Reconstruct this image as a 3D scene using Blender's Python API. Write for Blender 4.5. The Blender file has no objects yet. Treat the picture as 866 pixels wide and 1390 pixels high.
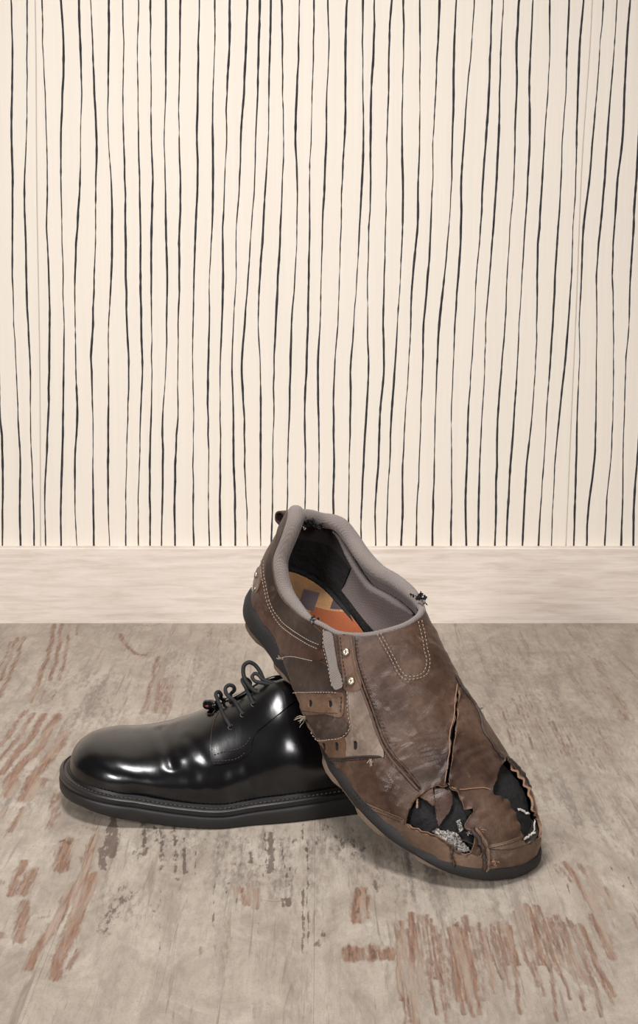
import bpy, bmesh, math, random
import numpy as np
from mathutils import Vector, Matrix
from mathutils.bvhtree import BVHTree
from mathutils.geometry import delaunay_2d_cdt
from mathutils.interpolate import poly_3d_calc
from mathutils import noise as mnoise

rng = np.random.default_rng(7)
random.seed(7)
scene = bpy.context.scene
COL = scene.collection

# ------------------------------------------------------------------ camera
CAM_H = 0.42
PITCH = math.radians(9.8)
FPX = 1730.0
CX, CY = 433.0, 650.0                      # principal point of the photograph proper
cd = bpy.data.cameras.new('camera'); cam = bpy.data.objects.new('camera', cd); COL.objects.link(cam)
cd.sensor_fit = 'VERTICAL'; cd.sensor_height = 36.0
cd.lens = FPX / 1390.0 * 36.0
cd.shift_y = -(695.0 - CY) / 1390.0
cd.clip_start = 0.01
cam.location = (0, 0, CAM_H)
cam.rotation_euler = (math.radians(90) - PITCH, 0, 0)
scene.camera = cam

# ------------------------------------------------------------------ world, lights, exposure
w = bpy.data.worlds.new('studio'); scene.world = w; w.use_nodes = True
w.node_tree.nodes['Background'].inputs[0].default_value = (1.0, 0.97, 0.94, 1)
w.node_tree.nodes['Background'].inputs[1].default_value = 0.06

def area(name, loc, target, sx, sy, power, col, spread=180):
    l = bpy.data.lights.new(name, 'AREA'); l.shape = 'RECTANGLE'; l.size = sx; l.size_y = sy
    l.energy = power; l.color = col; l.spread = math.radians(spread)
    o = bpy.data.objects.new(name, l); COL.objects.link(o); o.location = loc
    o.rotation_euler = (Vector(target) - Vector(loc)).to_track_quat('-Z', 'Y').to_euler()
    return o
area('softbox_overhead', (-0.16, 0.78, 1.25), (0.0, 1.00, 0.0), 0.42, 0.28, 6.6, (1.0, 0.985, 0.97), 130)
area('softbox_left', (-1.20, -0.75, 0.98), (0.05, 1.35, 0.0), 0.44, 0.44, 6.4, (1.0, 0.985, 0.97), 80)
area('softbox_right', (0.95, -0.85, 1.05), (-0.05, 1.35, 0.0), 0.44, 0.44, 3.6, (1.0, 0.985, 0.97), 80)
scene.view_settings.view_transform = 'Standard'
scene.view_settings.look = 'None'
scene.view_settings.gamma = 1.0
scene.view_settings.exposure = 0.0
scene.view_settings.use_curve_mapping = False

# ------------------------------------------------------------------ picture <-> place
CF = np.array([0, math.cos(PITCH), -math.sin(PITCH)]); CR = np.array([1., 0, 0])
CU = np.array([0, math.sin(PITCH), math.cos(PITCH)]); CO = np.array([0, 0, CAM_H])
def ray(px, py):
    d = CF + CR * (px - CX) / FPX - CU * (py - CY) / FPX
    return d / np.linalg.norm(d)
def on_floor(px, py):
    d = ray(px, py); t = -CAM_H / d[2]; return CO + d * t
def on_plane_y(px, py, Y):
    d = ray(px, py); return CO + d * (Y / d[1])
def proj(P):
    d = np.atleast_2d(P) - CO; z = d @ CF
    return np.stack([CX + FPX * (d @ CR) / z, CY - FPX * (d @ CU) / z], -1)
WALL_Y = float(on_floor(433, 846)[1])       # front face of the skirting
SKIRT_H = float(on_plane_y(433, 744, WALL_Y)[2])

# ------------------------------------------------------------------ mesh helpers
def tag(o, label=None, cat=None, group=None, kind=None):
    if label: o['label'] = label
    if cat: o['category'] = cat
    if group: o['group'] = group
    if kind: o['kind'] = kind
    return o
def mesh_obj(name, verts, faces, mats, parent=None, midx=None, smooth=True, sharp=None):
    me = bpy.data.meshes.new(name)
    me.from_pydata([tuple(v) for v in verts], [], [tuple(int(i) for i in f) for f in faces])
    for m in (mats if isinstance(mats, (list, tuple)) else [mats]): me.materials.append(m)
    if midx is not None: me.polygons.foreach_set('material_index', np.asarray(midx, dtype=np.int32))
    me.polygons.foreach_set('use_smooth', [smooth] * len(me.polygons))
    me.update()
    if sharp: me.set_sharp_from_angle(angle=math.radians(sharp))
    o = bpy.data.objects.new(name, me); COL.objects.link(o)
    if parent: o.parent = parent
    return o
class MB:
    def __init__(s): s.v = []; s.f = []; s.m = []; s.n = 0
    def add(s, V, F, mi=0):
        V = np.asarray(V, float); s.v.append(V)
        for f in F: s.f.append([int(i) + s.n for i in f]); s.m.append(mi)
        s.n += len(V)
    def build(s, name, mats, parent=None, smooth=True, sharp=None):
        return mesh_obj(name, np.concatenate(s.v), s.f, mats, parent, s.m, smooth, sharp)
def tube(path, r, k=8, closed=False, flat=1.0, nrm=None, cap=True):
    """sweep a round (or flattened) section along a path; r scalar or array"""
    P = np.asarray(path, float); n = len(P); r = np.broadcast_to(np.asarray(r, float), (n,))
    if closed: T = np.roll(P, -1, 0) - np.roll(P, 1, 0)
    else: T = np.gradient(P, axis=0)
    T /= np.linalg.norm(T, axis=1, keepdims=True) + 1e-12
    if nrm is None:
        N = np.zeros((n, 3)); a = np.array([0, 0, 1.]) if abs(T[0, 2]) < .9 else np.array([1., 0, 0])
        for i in range(n):
            a = a - T[i] * (a @ T[i]); a /= np.linalg.norm(a) + 1e-12; N[i] = a
    else:
        N = np.broadcast_to(np.asarray(nrm, float), (n, 3)); N = N - T * (N * T).sum(1, keepdims=True)
        N = N / (np.linalg.norm(N, axis=1, keepdims=True) + 1e-12)
    B = np.cross(T, N); V = []; F = []
    for j in range(k):
        a = 2 * math.pi * j / k
        V.append(P + (N * math.cos(a) * flat + B * math.sin(a)) * r[:, None])
    V = np.stack(V, 1).reshape(-1, 3)
    for i in range(n if closed else n - 1):
        i2 = (i + 1) % n
        for j in range(k): F.append((i * k + j, i * k + (j + 1) % k, i2 * k + (j + 1) % k, i2 * k + j))
    if cap and not closed:
        F.append(tuple(range(k))[::-1]); F.append(tuple((n - 1) * k + j for j in range(k)))
    return V, F
def box(x0, x1, y0, y1, z0, z1):
    V = [(x, y, z) for z in (z0, z1) for y in (y0, y1) for x in (x0, x1)]
    return np.array(V), [(0, 2, 3, 1), (4, 5, 7, 6), (0, 1, 5, 4), (2, 6, 7, 3), (0, 4, 6, 2), (1, 3, 7, 5)]
def spl(xs, ys):
    xs = np.asarray(xs, float); ys = np.asarray(ys, float)
    if ys.ndim == 1: ys = ys[:, None]
    d = np.diff(ys, axis=0) / np.diff(xs)[:, None]; m = np.zeros_like(ys)
    m[0] = d[0]; m[-1] = d[-1]
    h = np.diff(xs)[:, None]
    m[1:-1] = (d[:-1] * h[1:] + d[1:] * h[:-1]) / (h[1:] + h[:-1])
    def f(x):
        x = np.clip(np.asarray(x, float), xs[0], xs[-1]); i = np.clip(np.searchsorted(xs, x) - 1, 0, len(xs) - 2)
        hh = (xs[i + 1] - xs[i]); t = ((x - xs[i]) / hh)[..., None]; hh = hh[..., None]
        r = (2*t**3 - 3*t**2 + 1) * ys[i] + (t**3 - 2*t**2 + t) * hh * m[i] + (-2*t**3 + 3*t**2) * ys[i+1] + (t**3 - t**2) * hh * m[i+1]
        return r[..., 0] if ys.shape[1] == 1 else r
    return f
def smooth_path(P, step, closed=False):
    P = np.asarray(P, float)
    if closed: P = np.vstack([P[-2:], P, P[:3]])
    L = np.r_[0, np.cumsum(np.linalg.norm(np.diff(P, axis=0), axis=1) + 1e-9)]
    a, b = (L[2], L[-3 + 0]) if closed else (0, L[-1])
    if closed: b = L[len(P) - 3]
    n = max(3, int((b - a) / step) + 1)
    q = spl(L, P)(np.linspace(a, b, n, endpoint=not closed))
    return q
def resample(P, step, closed=False):
    P = np.asarray(P, float)
    if closed: P = np.vstack([P, P[:1]])
    L = np.r_[0, np.cumsum(np.linalg.norm(np.diff(P, axis=0), axis=1) + 1e-12)]
    n = max(2, int(L[-1] / step) + 1)
    t = np.linspace(0, L[-1], n + (1 if closed else 0))
    q = np.stack([np.interp(t, L, P[:, k]) for k in range(P.shape[1])], 1)
    return q[:-1] if closed else q
def in_poly(pts, poly):
    x, y = pts[:, 0], pts[:, 1]; c = np.zeros(len(pts), bool); n = len(poly)
    for i in range(n):
        x1, y1 = poly[i]; x2, y2 = poly[(i + 1) % n]
        if y1 == y2: continue
        k = ((y1 > y) != (y2 > y)); c ^= k & (x < (x2 - x1) * (y - y1) / (y2 - y1) + x1)
    return c
def seg_dist(pts, poly, closed=False):
    d = np.full(len(pts), 1e9); n = len(poly)
    for i in range(n if closed else n - 1):
        a = poly[i]; b = poly[(i + 1) % n]; ab = b - a; l = (ab * ab).sum() + 1e-18
        t = np.clip(((pts - a) @ ab) / l, 0, 1); q = a + t[:, None] * ab
        d = np.minimum(d, np.linalg.norm(pts - q, axis=1))
    return d
def vnoise(P, f, seed=0, o=3):
    off = Vector((seed * 7.3, seed * 3.1, seed * 1.7))
    return np.array([mnoise.fractal(Vector(p) * f + off, 1.0, 2.0, o) for p in P])
def px_path(pts, ox, oy, s):
    """turn readings from a zoomed crop into photograph pixels"""
    return [(ox + x / s, oy + y / s) for x, y in pts]

# ------------------------------------------------------------------ material helpers
def srgb(r, g, b):
    f = lambda c: (c / 255 / 12.92) if c <= 10 else (((c / 255 + .055) / 1.055) ** 2.4)
    return (f(r), f(g), f(b), 1)
class NT:
    def __init__(s, name):
        s.m = bpy.data.materials.new(name); s.m.use_nodes = True; s.t = s.m.node_tree; s.n = s.t.nodes
        s.b = s.n['Principled BSDF']
    def new(s, typ, **kw):
        n = s.n.new(typ)
        for k, v in kw.items(): setattr(n, k, v)
        return n
    def link(s, a, b): s.t.links.new(a, b)
    def setin(s, node, key, val):
        if hasattr(val, 'is_output') or isinstance(val, bpy.types.NodeSocket): s.link(val, node.inputs[key])
        else: node.inputs[key].default_value = val
    def coord(s, kind='Object', scale=(1, 1, 1), rot=(0, 0, 0), loc=(0, 0, 0)):
        t = s.new('ShaderNodeTexCoord'); mp = s.new('ShaderNodeMapping')
        mp.inputs['Scale'].default_value = scale; mp.inputs['Rotation'].default_value = rot; mp.inputs['Location'].default_value = loc
        s.link(t.outputs[kind], mp.inputs[0]); return mp.outputs[0]
    def noise(s, vec, scale, detail=4, rough=.55, dist=0.0):
        n = s.new('ShaderNodeTexNoise'); s.link(vec, n.inputs['Vector'])
        n.inputs['Scale'].default_value = scale; n.inputs['Detail'].default_value = detail
        n.inputs['Roughness'].default_value = rough; n.inputs['Distortion'].default_value = dist
        return n.outputs['Fac']
    def ramp(s, fac, stops):
        r = s.new('ShaderNodeValToRGB'); s.link(fac, r.inputs[0]); e = r.color_ramp.elements
        while len(e) < len(stops): e.new(.5)
        for i, (p, c) in enumerate(stops):
            e[i].position = p; e[i].color = c if isinstance(c, tuple) else (c, c, c, 1)
        return r.outputs[0]
    def mix(s, fac, a, b, mode='MIX'):
        n = s.new('ShaderNodeMix'); n.data_type = 'RGBA'; n.blend_type = mode
        s.setin(n, 0, fac); s.setin(n, 6, a); s.setin(n, 7, b); return n.outputs[2]
    def math(s, op, a, b=0.0, clamp=False):
        n = s.new('ShaderNodeMath', operation=op); n.use_clamp = clamp
        s.setin(n, 0, a); s.setin(n, 1, b); return n.outputs[0]
    def attr(s, name):
        n = s.new('ShaderNodeAttribute'); n.attribute_name = name; return n
    def bump(s, h, strength=.3, dist=.001):
        n = s.new('ShaderNodeBump'); n.inputs['Strength'].default_value = strength; n.inputs['Distance'].default_value = dist
        s.link(h, n.inputs['Height'])
        s.link(n.outputs[0], s.b.inputs['Normal']); return n
    def out(s, col=None, rough=None, metal=None, spec=None, coat=None, coatr=None):
        for k, v in (('Base Color', col), ('Roughness', rough), ('Metallic', metal), ('Specular IOR Level', spec), ('Coat Weight', coat), ('Coat Roughness', coatr)):
            if v is not None: s.setin(s.b, k, v)
        return s.m

def mat_plain(name, c, rough=.6, bump=None, var=.15, **kw):
    m = NT(name); v = m.coord()
    n = m.noise(v, 60, 4)
    col = m.mix(n, tuple(x * (1 - var) for x in c[:3]) + (1,), tuple(min(1, x * (1 + var)) for x in c[:3]) + (1,))
    m.out(col, rough, **kw)
    if bump: m.bump(m.noise(v, bump[0], 3), bump[1], bump[2])
    return m.m
def mat_leather(name, c_dark, c_mid, c_light, rough=.5, scuff=None, scale=1.0, stretch=(1, 1, 1)):
    m = NT(name); v = m.coord(scale=stretch)
    big = m.noise(v, 22 * scale, 5, .6, .3)
    col = m.ramp(big, [(.30, c_dark), (.5, c_mid), (.72, c_light)])
    fine = m.noise(v, 260, 4, .65)
    col = m.mix(m.ramp(fine, [(.4, 0.0), (.75, .45)]), col, c_dark)
    if scuff:
        sc = m.noise(v, 38, 6, .7, .6)
        col = m.mix(m.ramp(sc, [(.60, 0.0), (.74, .55)]), col, scuff)
    rr = m.ramp(m.noise(v, 45, 4), [(.3, rough - .1), (.7, rough + .14)])
    m.out(col, rr, spec=.32)
    vor = m.new('ShaderNodeTexVoronoi'); m.link(v, vor.inputs['Vector']); vor.inputs['Scale'].default_value = 900
    wr = m.noise(m.coord(scale=(3.0, 1, 1)), 60, 6, .65, 1.0)
    h = m.math('ADD', m.math('MULTIPLY', vor.outputs['Distance'], .25), m.math('MULTIPLY', wr, .9))
    m.bump(h, .30, .0011)
    return m.m
M = {}
M['vamp'] = mat_leather('vamp_leather', srgb(46, 31, 25), srgb(79, 58, 47), srgb(106, 83, 69), .42, srgb(136, 117, 102))
M['vamp_dark'] = mat_leather('dark_leather', srgb(34, 26, 23), srgb(59, 46, 40), srgb(84, 70, 62), .48, srgb(112, 99, 90))
M['counter'] = mat_leather('heel_leather', srgb(50, 32, 26), srgb(74, 51, 42), srgb(96, 73, 62), .42, srgb(122, 103, 92))
M['tan'] = mat_leather('tan_leather', srgb(72, 54, 43), srgb(106, 84, 69), srgb(130, 107, 90), .48, srgb(150, 131, 116))
M['strap'] = mat_leather('strap_leather', srgb(60, 42, 32), srgb(94, 70, 54), srgb(118, 93, 76), .48, srgb(142, 123, 106))
M['grey_overlay'] = mat_leather('worn_grey_leather', srgb(78, 62, 52), srgb(118, 101, 89), srgb(156, 141, 128), .46, srgb(172, 159, 147), 1.3)
M['edge'] = mat_plain('cut_leather_edge', srgb(136, 104, 82), .8)
M['lining_dark'] = mat_plain('dark_lining', srgb(40, 34, 34), .9, (500, .5, .001))
M['thread'] = mat_plain('pale_thread', srgb(156, 142, 128), .8)
M['thread_dark'] = mat_plain('dark_thread', srgb(42, 32, 28), .8)
M['steel'] = mat_plain('rivet_steel', srgb(176, 166, 152), .42, metal=1.0)
M['dark'] = mat_plain('shadow_black_foam', srgb(15, 13, 14), .85, (110, .9, .004))  # black foam and cloth, and the painted shade in slots and lining
def mat_knit(name, c):
    m = NT(name); v = m.coord()
    def wv(rot, sc):
        x = m.new('ShaderNodeTexWave', wave_type='BANDS', bands_direction='X'); mp = m.coord(rot=rot)
        m.link(mp, x.inputs[0]); x.inputs['Scale'].default_value = sc; x.inputs['Distortion'].default_value = .6; return x.outputs['Fac']
    a = m.math('MULTIPLY', wv((0, 0, .7), 260), wv((0, .8, -.8), 260))
    col = m.mix(a, tuple(x * .72 for x in c[:3]) + (1,), tuple(min(1, x * 1.15) for x in c[:3]) + (1,))
    col = m.mix(m.ramp(m.noise(v, 50, 4), [(.4, 0.0), (.8, .5)]), col, tuple(x * .55 for x in c[:3]) + (1,))
    m.out(col, .92); m.b.inputs['Sheen Weight'].default_value = .2
    m.bump(a, .5, .0008); return m.m
M['knit'] = mat_knit('grey_knit', srgb(134, 122, 117))
M['knit_dark'] = mat_knit('grey_lining_knit', srgb(112, 100, 97))
M['rubber'] = mat_plain('dark_rubber', srgb(25, 23, 23), .66, (120, .25, .001), .25)
M['lug'] = mat_plain('brown_rubber', srgb(92, 76, 62), .75, (120, .4, .001), .25)
M['fray'] = mat_plain('frayed_white_fibre', srgb(190, 184, 178), .9)

# ------------------------------------------------------------------ shoe surface
class Shoe:
    """upper surface as a family of super-elliptic arches between the two feather edges"""
    def __init__(s, rows, heel_r, back, pose, px_mid, UL=.34, PL=.15):
        R = np.array(rows, float)       # xe yl ym xr yr zr zf n
        s.heel_r = heel_r; s.UL = UL; s.PL = PL; s.px_mid = px_mid
        t = np.clip(R[:, 0] / heel_r, 0, 1); cf = np.sqrt(np.clip(1 - (1 - t) ** 2, 0, 1))
        E = np.stack([R[:, 0], R[:, 1] * cf], 1); rid = np.stack([R[:, 3], R[:, 5]], 1)
        dE = np.linalg.norm(np.diff(E, axis=0), axis=1)
        dR = np.linalg.norm(np.diff(rid, axis=0), axis=1)
        fr = R[1:, 0] > .13
        d = np.where(fr, .5 * dE + .5 * dR, dE)
        u = np.r_[0, np.cumsum(d)]; s.u = u / u[-1]; s.f = spl(s.u, R); s.back = back
        s.M = pose; s.Mi = np.linalg.inv(pose)
        nu, nv = 170, 110
        U, V = np.meshgrid(np.linspace(0, 1, nu), np.linspace(0, math.pi, nv), indexing='ij')
        P = s.ev(U.ravel(), V.ravel()); s.gu = U.ravel(); s.gv = V.ravel(); s.gp = P
        F = [(i * nv + j, (i + 1) * nv + j, (i + 1) * nv + j + 1, i * nv + j + 1) for i in range(nu - 1) for j in range(nv - 1)]
        s.gf = F; s.bvh = BVHTree.FromPolygons([Vector(p) for p in P], F)
        s.disp = None
    def ev(s, u, ph):
        r = s.f(u); xe, yl, ym, xr, yr, zr, zf, n = [r[..., k] for k in range(8)]
        t = np.clip(xe / s.heel_r, 0, 1); cf = np.sqrt(np.clip(1 - (1 - t) ** 2, 0, 1))
        yl = yl * cf; ym = ym * cf; yr = yr * cf
        c, sn = np.cos(ph), np.abs(np.sin(ph)); e = 2 / n
        C = -np.sign(c) * np.abs(c) ** e; S = sn ** e
        mx = xe; my = (yl + ym) / 2; ay = (ym - yl) / 2
        x = mx + S * (xr - mx); y = my + ay * C + S * (yr - my); z = zf + S * (zr - zf)
        # swell of the walls a little above the feather edge
        bul = np.sin(np.clip(np.abs(np.sin(ph)), 0, 1) * math.pi) * (.0035 + .002 * np.exp(-((xe - .15) / .06) ** 2)) * np.clip((1 - u) / .14, 0, 1)
        y = y + np.sign(C) * bul * np.abs(C) * cf
        x = x + s.back(z) * np.clip(1 - xe / .09, 0, 1) ** 2
        return np.stack([x, y, z], -1)
    def normal(s, u, ph):
        e = 1e-3
        u0 = np.clip(u - e, 0, 1); u1 = np.clip(u + e, 0, 1); p0 = np.clip(ph - 4 * e, .002, math.pi - .002); p1 = np.clip(ph + 4 * e, .002, math.pi - .002)
        p1 = np.where(p1 - p0 < 1e-6, p0 + 1e-3, p1)
        pm = np.clip(ph, .01, math.pi - .01); um = np.clip(u, .004, 1 - 1e-6)
        a = s.ev(np.clip(um + e, 0, 1), pm) - s.ev(np.clip(um - e, 0, 1), pm)
        b = s.ev(um, np.minimum(pm + 4 * e, math.pi)) - s.ev(um, np.maximum(pm - 4 * e, 0))
        n = np.cross(a, b); n /= np.linalg.norm(n, axis=-1, keepdims=True) + 1e-12
        c = s.ev(um, pm) - s.ev(um, np.full_like(pm, math.pi / 2)) * np.array([1, 0, 0])
        ref = np.stack([np.zeros_like(pm), -np.cos(pm), np.sin(pm)], -1)
        sg = np.sign((n * ref).sum(-1, keepdims=True)); sg[sg == 0] = 1
        return n * sg
    def pt(s, uv, off=0.0):
        """domain (metric) coordinates -> local point, with displacement and offset"""
        uv = np.atleast_2d(uv); u = uv[:, 0] / s.UL; ph = uv[:, 1] / s.PL * math.pi
        P = s.ev(u, ph); N = s.normal(u, ph)
        d = s.disp(uv, P) if s.disp else 0.0
        return P + N * (np.asarray(d) + off).reshape(-1, 1) if np.ndim(d) else P + N * off, N
    def hit(s, px, py):
        o = (s.Mi @ np.r_[CO, 1])[:3]
        for k in range(120):
            d = s.Mi[:3, :3] @ ray(px, py); d /= np.linalg.norm(d)
            loc, nor, idx, dist = s.bvh.ray_cast(Vector(o), Vector(d))
            if loc is not None:
                f = s.gf[idx]; wts = poly_3d_calc([Vector(s.gp[i]) for i in f], loc)
                return np.array([sum(wt * s.gu[i] for wt, i in zip(wts, f)) * s.UL, sum(wt * s.gv[i] for wt, i in zip(wts, f)) / math.pi * s.PL])
            dx, dy = s.px_mid[0] - px, s.px_mid[1] - py; l = math.hypot(dx, dy); px += dx / l * 1.5; py += dy / l * 1.5
        raise RuntimeError('no hit')
    def path(s, pts, smooth=True, step=.0015):
        q = np.array([s.hit(*p) for p in pts])
        return smooth_path(q, step) if smooth and len(q) > 2 else resample(q, step)
    def shell(s, name, outer, holes, mats, parent, off=0.0, thick=.0016, step=.0017, inner=True, jag=0.0, rim=True, lip=0.0):
        """triangulate a region of the surface (outer loop minus holes) and give it thickness"""
        loops = [resample(outer, step * .7, True)] + [resample(h, step * .7, True) for h in holes]
        if jag:
            for i in range(len(loops)): loops[i] = loops[i] + (rng.random(loops[i].shape) - .5) * jag
        loops[0][:, 0] = np.clip(loops[0][:, 0], 0, s.UL); loops[0][:, 1] = np.clip(loops[0][:, 1], 0, s.PL)
        mn, mx = loops[0].min(0), loops[0].max(0)
        gx = np.arange(mn[0] + step / 2, mx[0], step); gy = np.arange(mn[1] + step / 2, mx[1], step)
        G = np.stack(np.meshgrid(gx, gy, indexing='ij'), -1); G[:, ::2, 0] += step / 2; G = G.reshape(-1, 2)
        G += (rng.random(G.shape) - .5) * step * .15
        ok = in_poly(G, loops[0])
        for h in loops[1:]: ok &= ~in_poly(G, h)
        G = G[ok]
        for l in loops: G = G[seg_dist(G, l, True) > step * .45]
        V = []; Ed = []
        for l in loops:
            b = len(V); V += [tuple(p) for p in l]; Ed += [(b + i, b + (i + 1) % len(l)) for i in range(len(l))]
        V += [tuple(p) for p in G]
        vo, eo, fo, *_ = delaunay_2d_cdt([Vector(v) for v in V], Ed, [], 0, 1e-7)
        uv = np.array([tuple(v) for v in vo]); T = np.array([f for f in fo if len(f) == 3])
        c = uv[T].mean(1); ok = in_poly(c, loops[0])
        for h in loops[1:]: ok &= ~in_poly(c, h)
        T = T[ok]
        used = np.unique(T); rm = -np.ones(len(uv), int); rm[used] = np.arange(len(used)); uv = uv[used]; T = rm[T]
        P, N = s.pt(uv, off)
        if lip:
            for h in loops[1:]:
                dd = seg_dist(uv, h, True); P = P + N * (np.exp(-(dd / .003) ** 2) * lip * (.6 + .8 * np.sin(uv[:, 0] * 900 + uv[:, 1] * 700)))[:, None]
        e1 = np.cross(P[T[:, 1]] - P[T[:, 0]], P[T[:, 2]] - P[T[:, 0]]); fl = (e1 * N[T[:, 0]]).sum(1) < 0
        T[fl] = T[fl][:, ::-1]
        n = len(P); edges = {}
        for t in T:
            for a, b in ((t[0], t[1]), (t[1], t[2]), (t[2], t[0])):
                if (b, a) in edges: del edges[(b, a)]
                else: edges[(a, b)] = 1
        Q = P - N * thick; VV = np.vstack([P, Q]); FF = [tuple(t) for t in T]; MI = [0] * len(FF)
        if inner: FF += [tuple(t[::-1] + n) for t in T]; MI += [1] * len(T)
        if rim:
            for a, b in edges: FF.append((b, a, a + n, b + n)); MI.append(2)
        o = mesh_obj(name, VV, FF, mats, parent, MI, True, 50)
        return o
    def stitches(s, pts, parent, mat, r=.00030, L=.0019, gap=.0011, off=.0012, lead=None, uvpath=None, name='stitching'):
        q = s.path(pts, True, .0006) if uvpath is None else resample(uvpath, .0006)
        P, N = s.pt(q, off)
        if lead: T = np.gradient(P, axis=0); T /= np.linalg.norm(T, axis=1, keepdims=True); P = P + np.cross(N, T) * lead
        l = np.r_[0, np.cumsum(np.linalg.norm(np.diff(P, axis=0), axis=1))]
        mb = MB(); t = 0.0
        while t + L < l[-1]:
            tt = np.linspace(t, t + L, 4); c = np.stack([np.interp(tt, l, P[:, k]) for k in range(3)], 1)
            nn = np.array([np.interp(t + L / 2, l, N[:, k]) for k in range(3)])
            c += nn * np.array([-.0006, .0001, .0001, -.0006])[:, None]
            V, F = tube(c, [r * .7, r, r, r * .7], 5); mb.add(V, F); t += L + gap
        if mb.n: return mb.build(name, mat, parent)
    def feather_loop(s, n=260):
        a = s.f(np.linspace(0, 1, n)); u = np.linspace(0, 1, n)
        A = s.ev(u, np.zeros(n)); Bq = s.ev(np.ones(80), np.linspace(0, math.pi, 82)[1:-1]); Cq = s.ev(u[::-1], np.full(n, math.pi))
        return resample(np.vstack([A, Bq, Cq[:-1]]), .002, True)
def offset_loop(L, m):
    T = np.roll(L, -1, 0) - np.roll(L, 1, 0); T[:, 2] = 0; T /= np.linalg.norm(T, axis=1, keepdims=True) + 1e-12
    N = np.stack([T[:, 1], -T[:, 0], np.zeros(len(L))], 1)
    ar = .5 * np.sum(L[:, 0] * np.roll(L[:, 1], -1) - np.roll(L[:, 0], -1) * L[:, 1])
    if ar < 0: N = -N
    return N
def sole_band(L, N, prof, zb):
    """prof: list of (outward, frac, dz): height = lerp(zb(x), z_feather, frac)+dz"""
    V = []
    for o, fr, dz in prof:
        X = L + N * np.asarray(o).reshape(-1, 1) if np.ndim(o) else L + N * o
        z = zb(X[:, 0]) * (1 - fr) + L[:, 2] * fr + dz; V.append(np.stack([X[:, 0], X[:, 1], z], 1))
    n = len(L); k = len(prof); V = np.concatenate(V); F = []
    for j in range(k - 1):
        for i in range(n): F.append((j * n + i, j * n + (i + 1) % n, (j + 1) * n + (i + 1) % n, (j + 1) * n + i))
    return V, F
def cap_loop(V, start, n, flip=False):
    f = list(range(start, start + n)); return [f[::-1] if flip else f]
def pose(yaw, pitch, roll, t):
    cz, sz = math.cos(yaw), math.sin(yaw); cy, sy = math.cos(pitch), math.sin(pitch); cx, sx = math.cos(roll), math.sin(roll)
    R = np.array([[cz, -sz, 0], [sz, cz, 0], [0, 0, 1]]) @ np.array([[cy, 0, sy], [0, 1, 0], [-sy, 0, cy]]) @ np.array([[1, 0, 0], [0, cx, -sx], [0, sx, cx]])
    Mx = np.eye(4); Mx[:3, :3] = R; Mx[:3, 3] = t; return Mx

# ------------------------------------------------------------------ setting: wall, skirting, floor
WY = WALL_Y + 0.012
m = NT('wallpaper'); v = m.coord()
paper = m.mix(m.noise(m.coord(scale=(260, 1, 4)), 1.0, 3, .6), srgb(222, 211, 199), srgb(231, 222, 211))
paper = m.mix(m.ramp(m.noise(v, 3.5, 3), [(.35, 0.0), (.7, .25)]), paper, srgb(234, 222, 206))
m.out(paper, .82, spec=.25)
m.bump(m.noise(m.coord(scale=(700, 1, 20)), 1.0, 2), .25, .0006)
V, F = box(-1.6, 1.6, WY, WY + .1, 0, 2.0)
wall = mesh_obj('wall_back', V, F, m.m, None, smooth=False); tag(wall, kind='structure')
m = NT('printed_black_line'); v = m.coord()
m.out(m.mix(m.ramp(m.noise(m.coord(scale=(1, 1, 1)), 90, 4, .7), [(.35, 0.0), (.8, 1.0)]), srgb(26, 27, 31), srgb(66, 66, 70)), .8)
M['line'] = m.m
YS = [0, 62.5, 125, 187.5, 250, 312.5, 375, 437.5, 500, 562.5, 625, 687.5, 743]
S = 3.99
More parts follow.
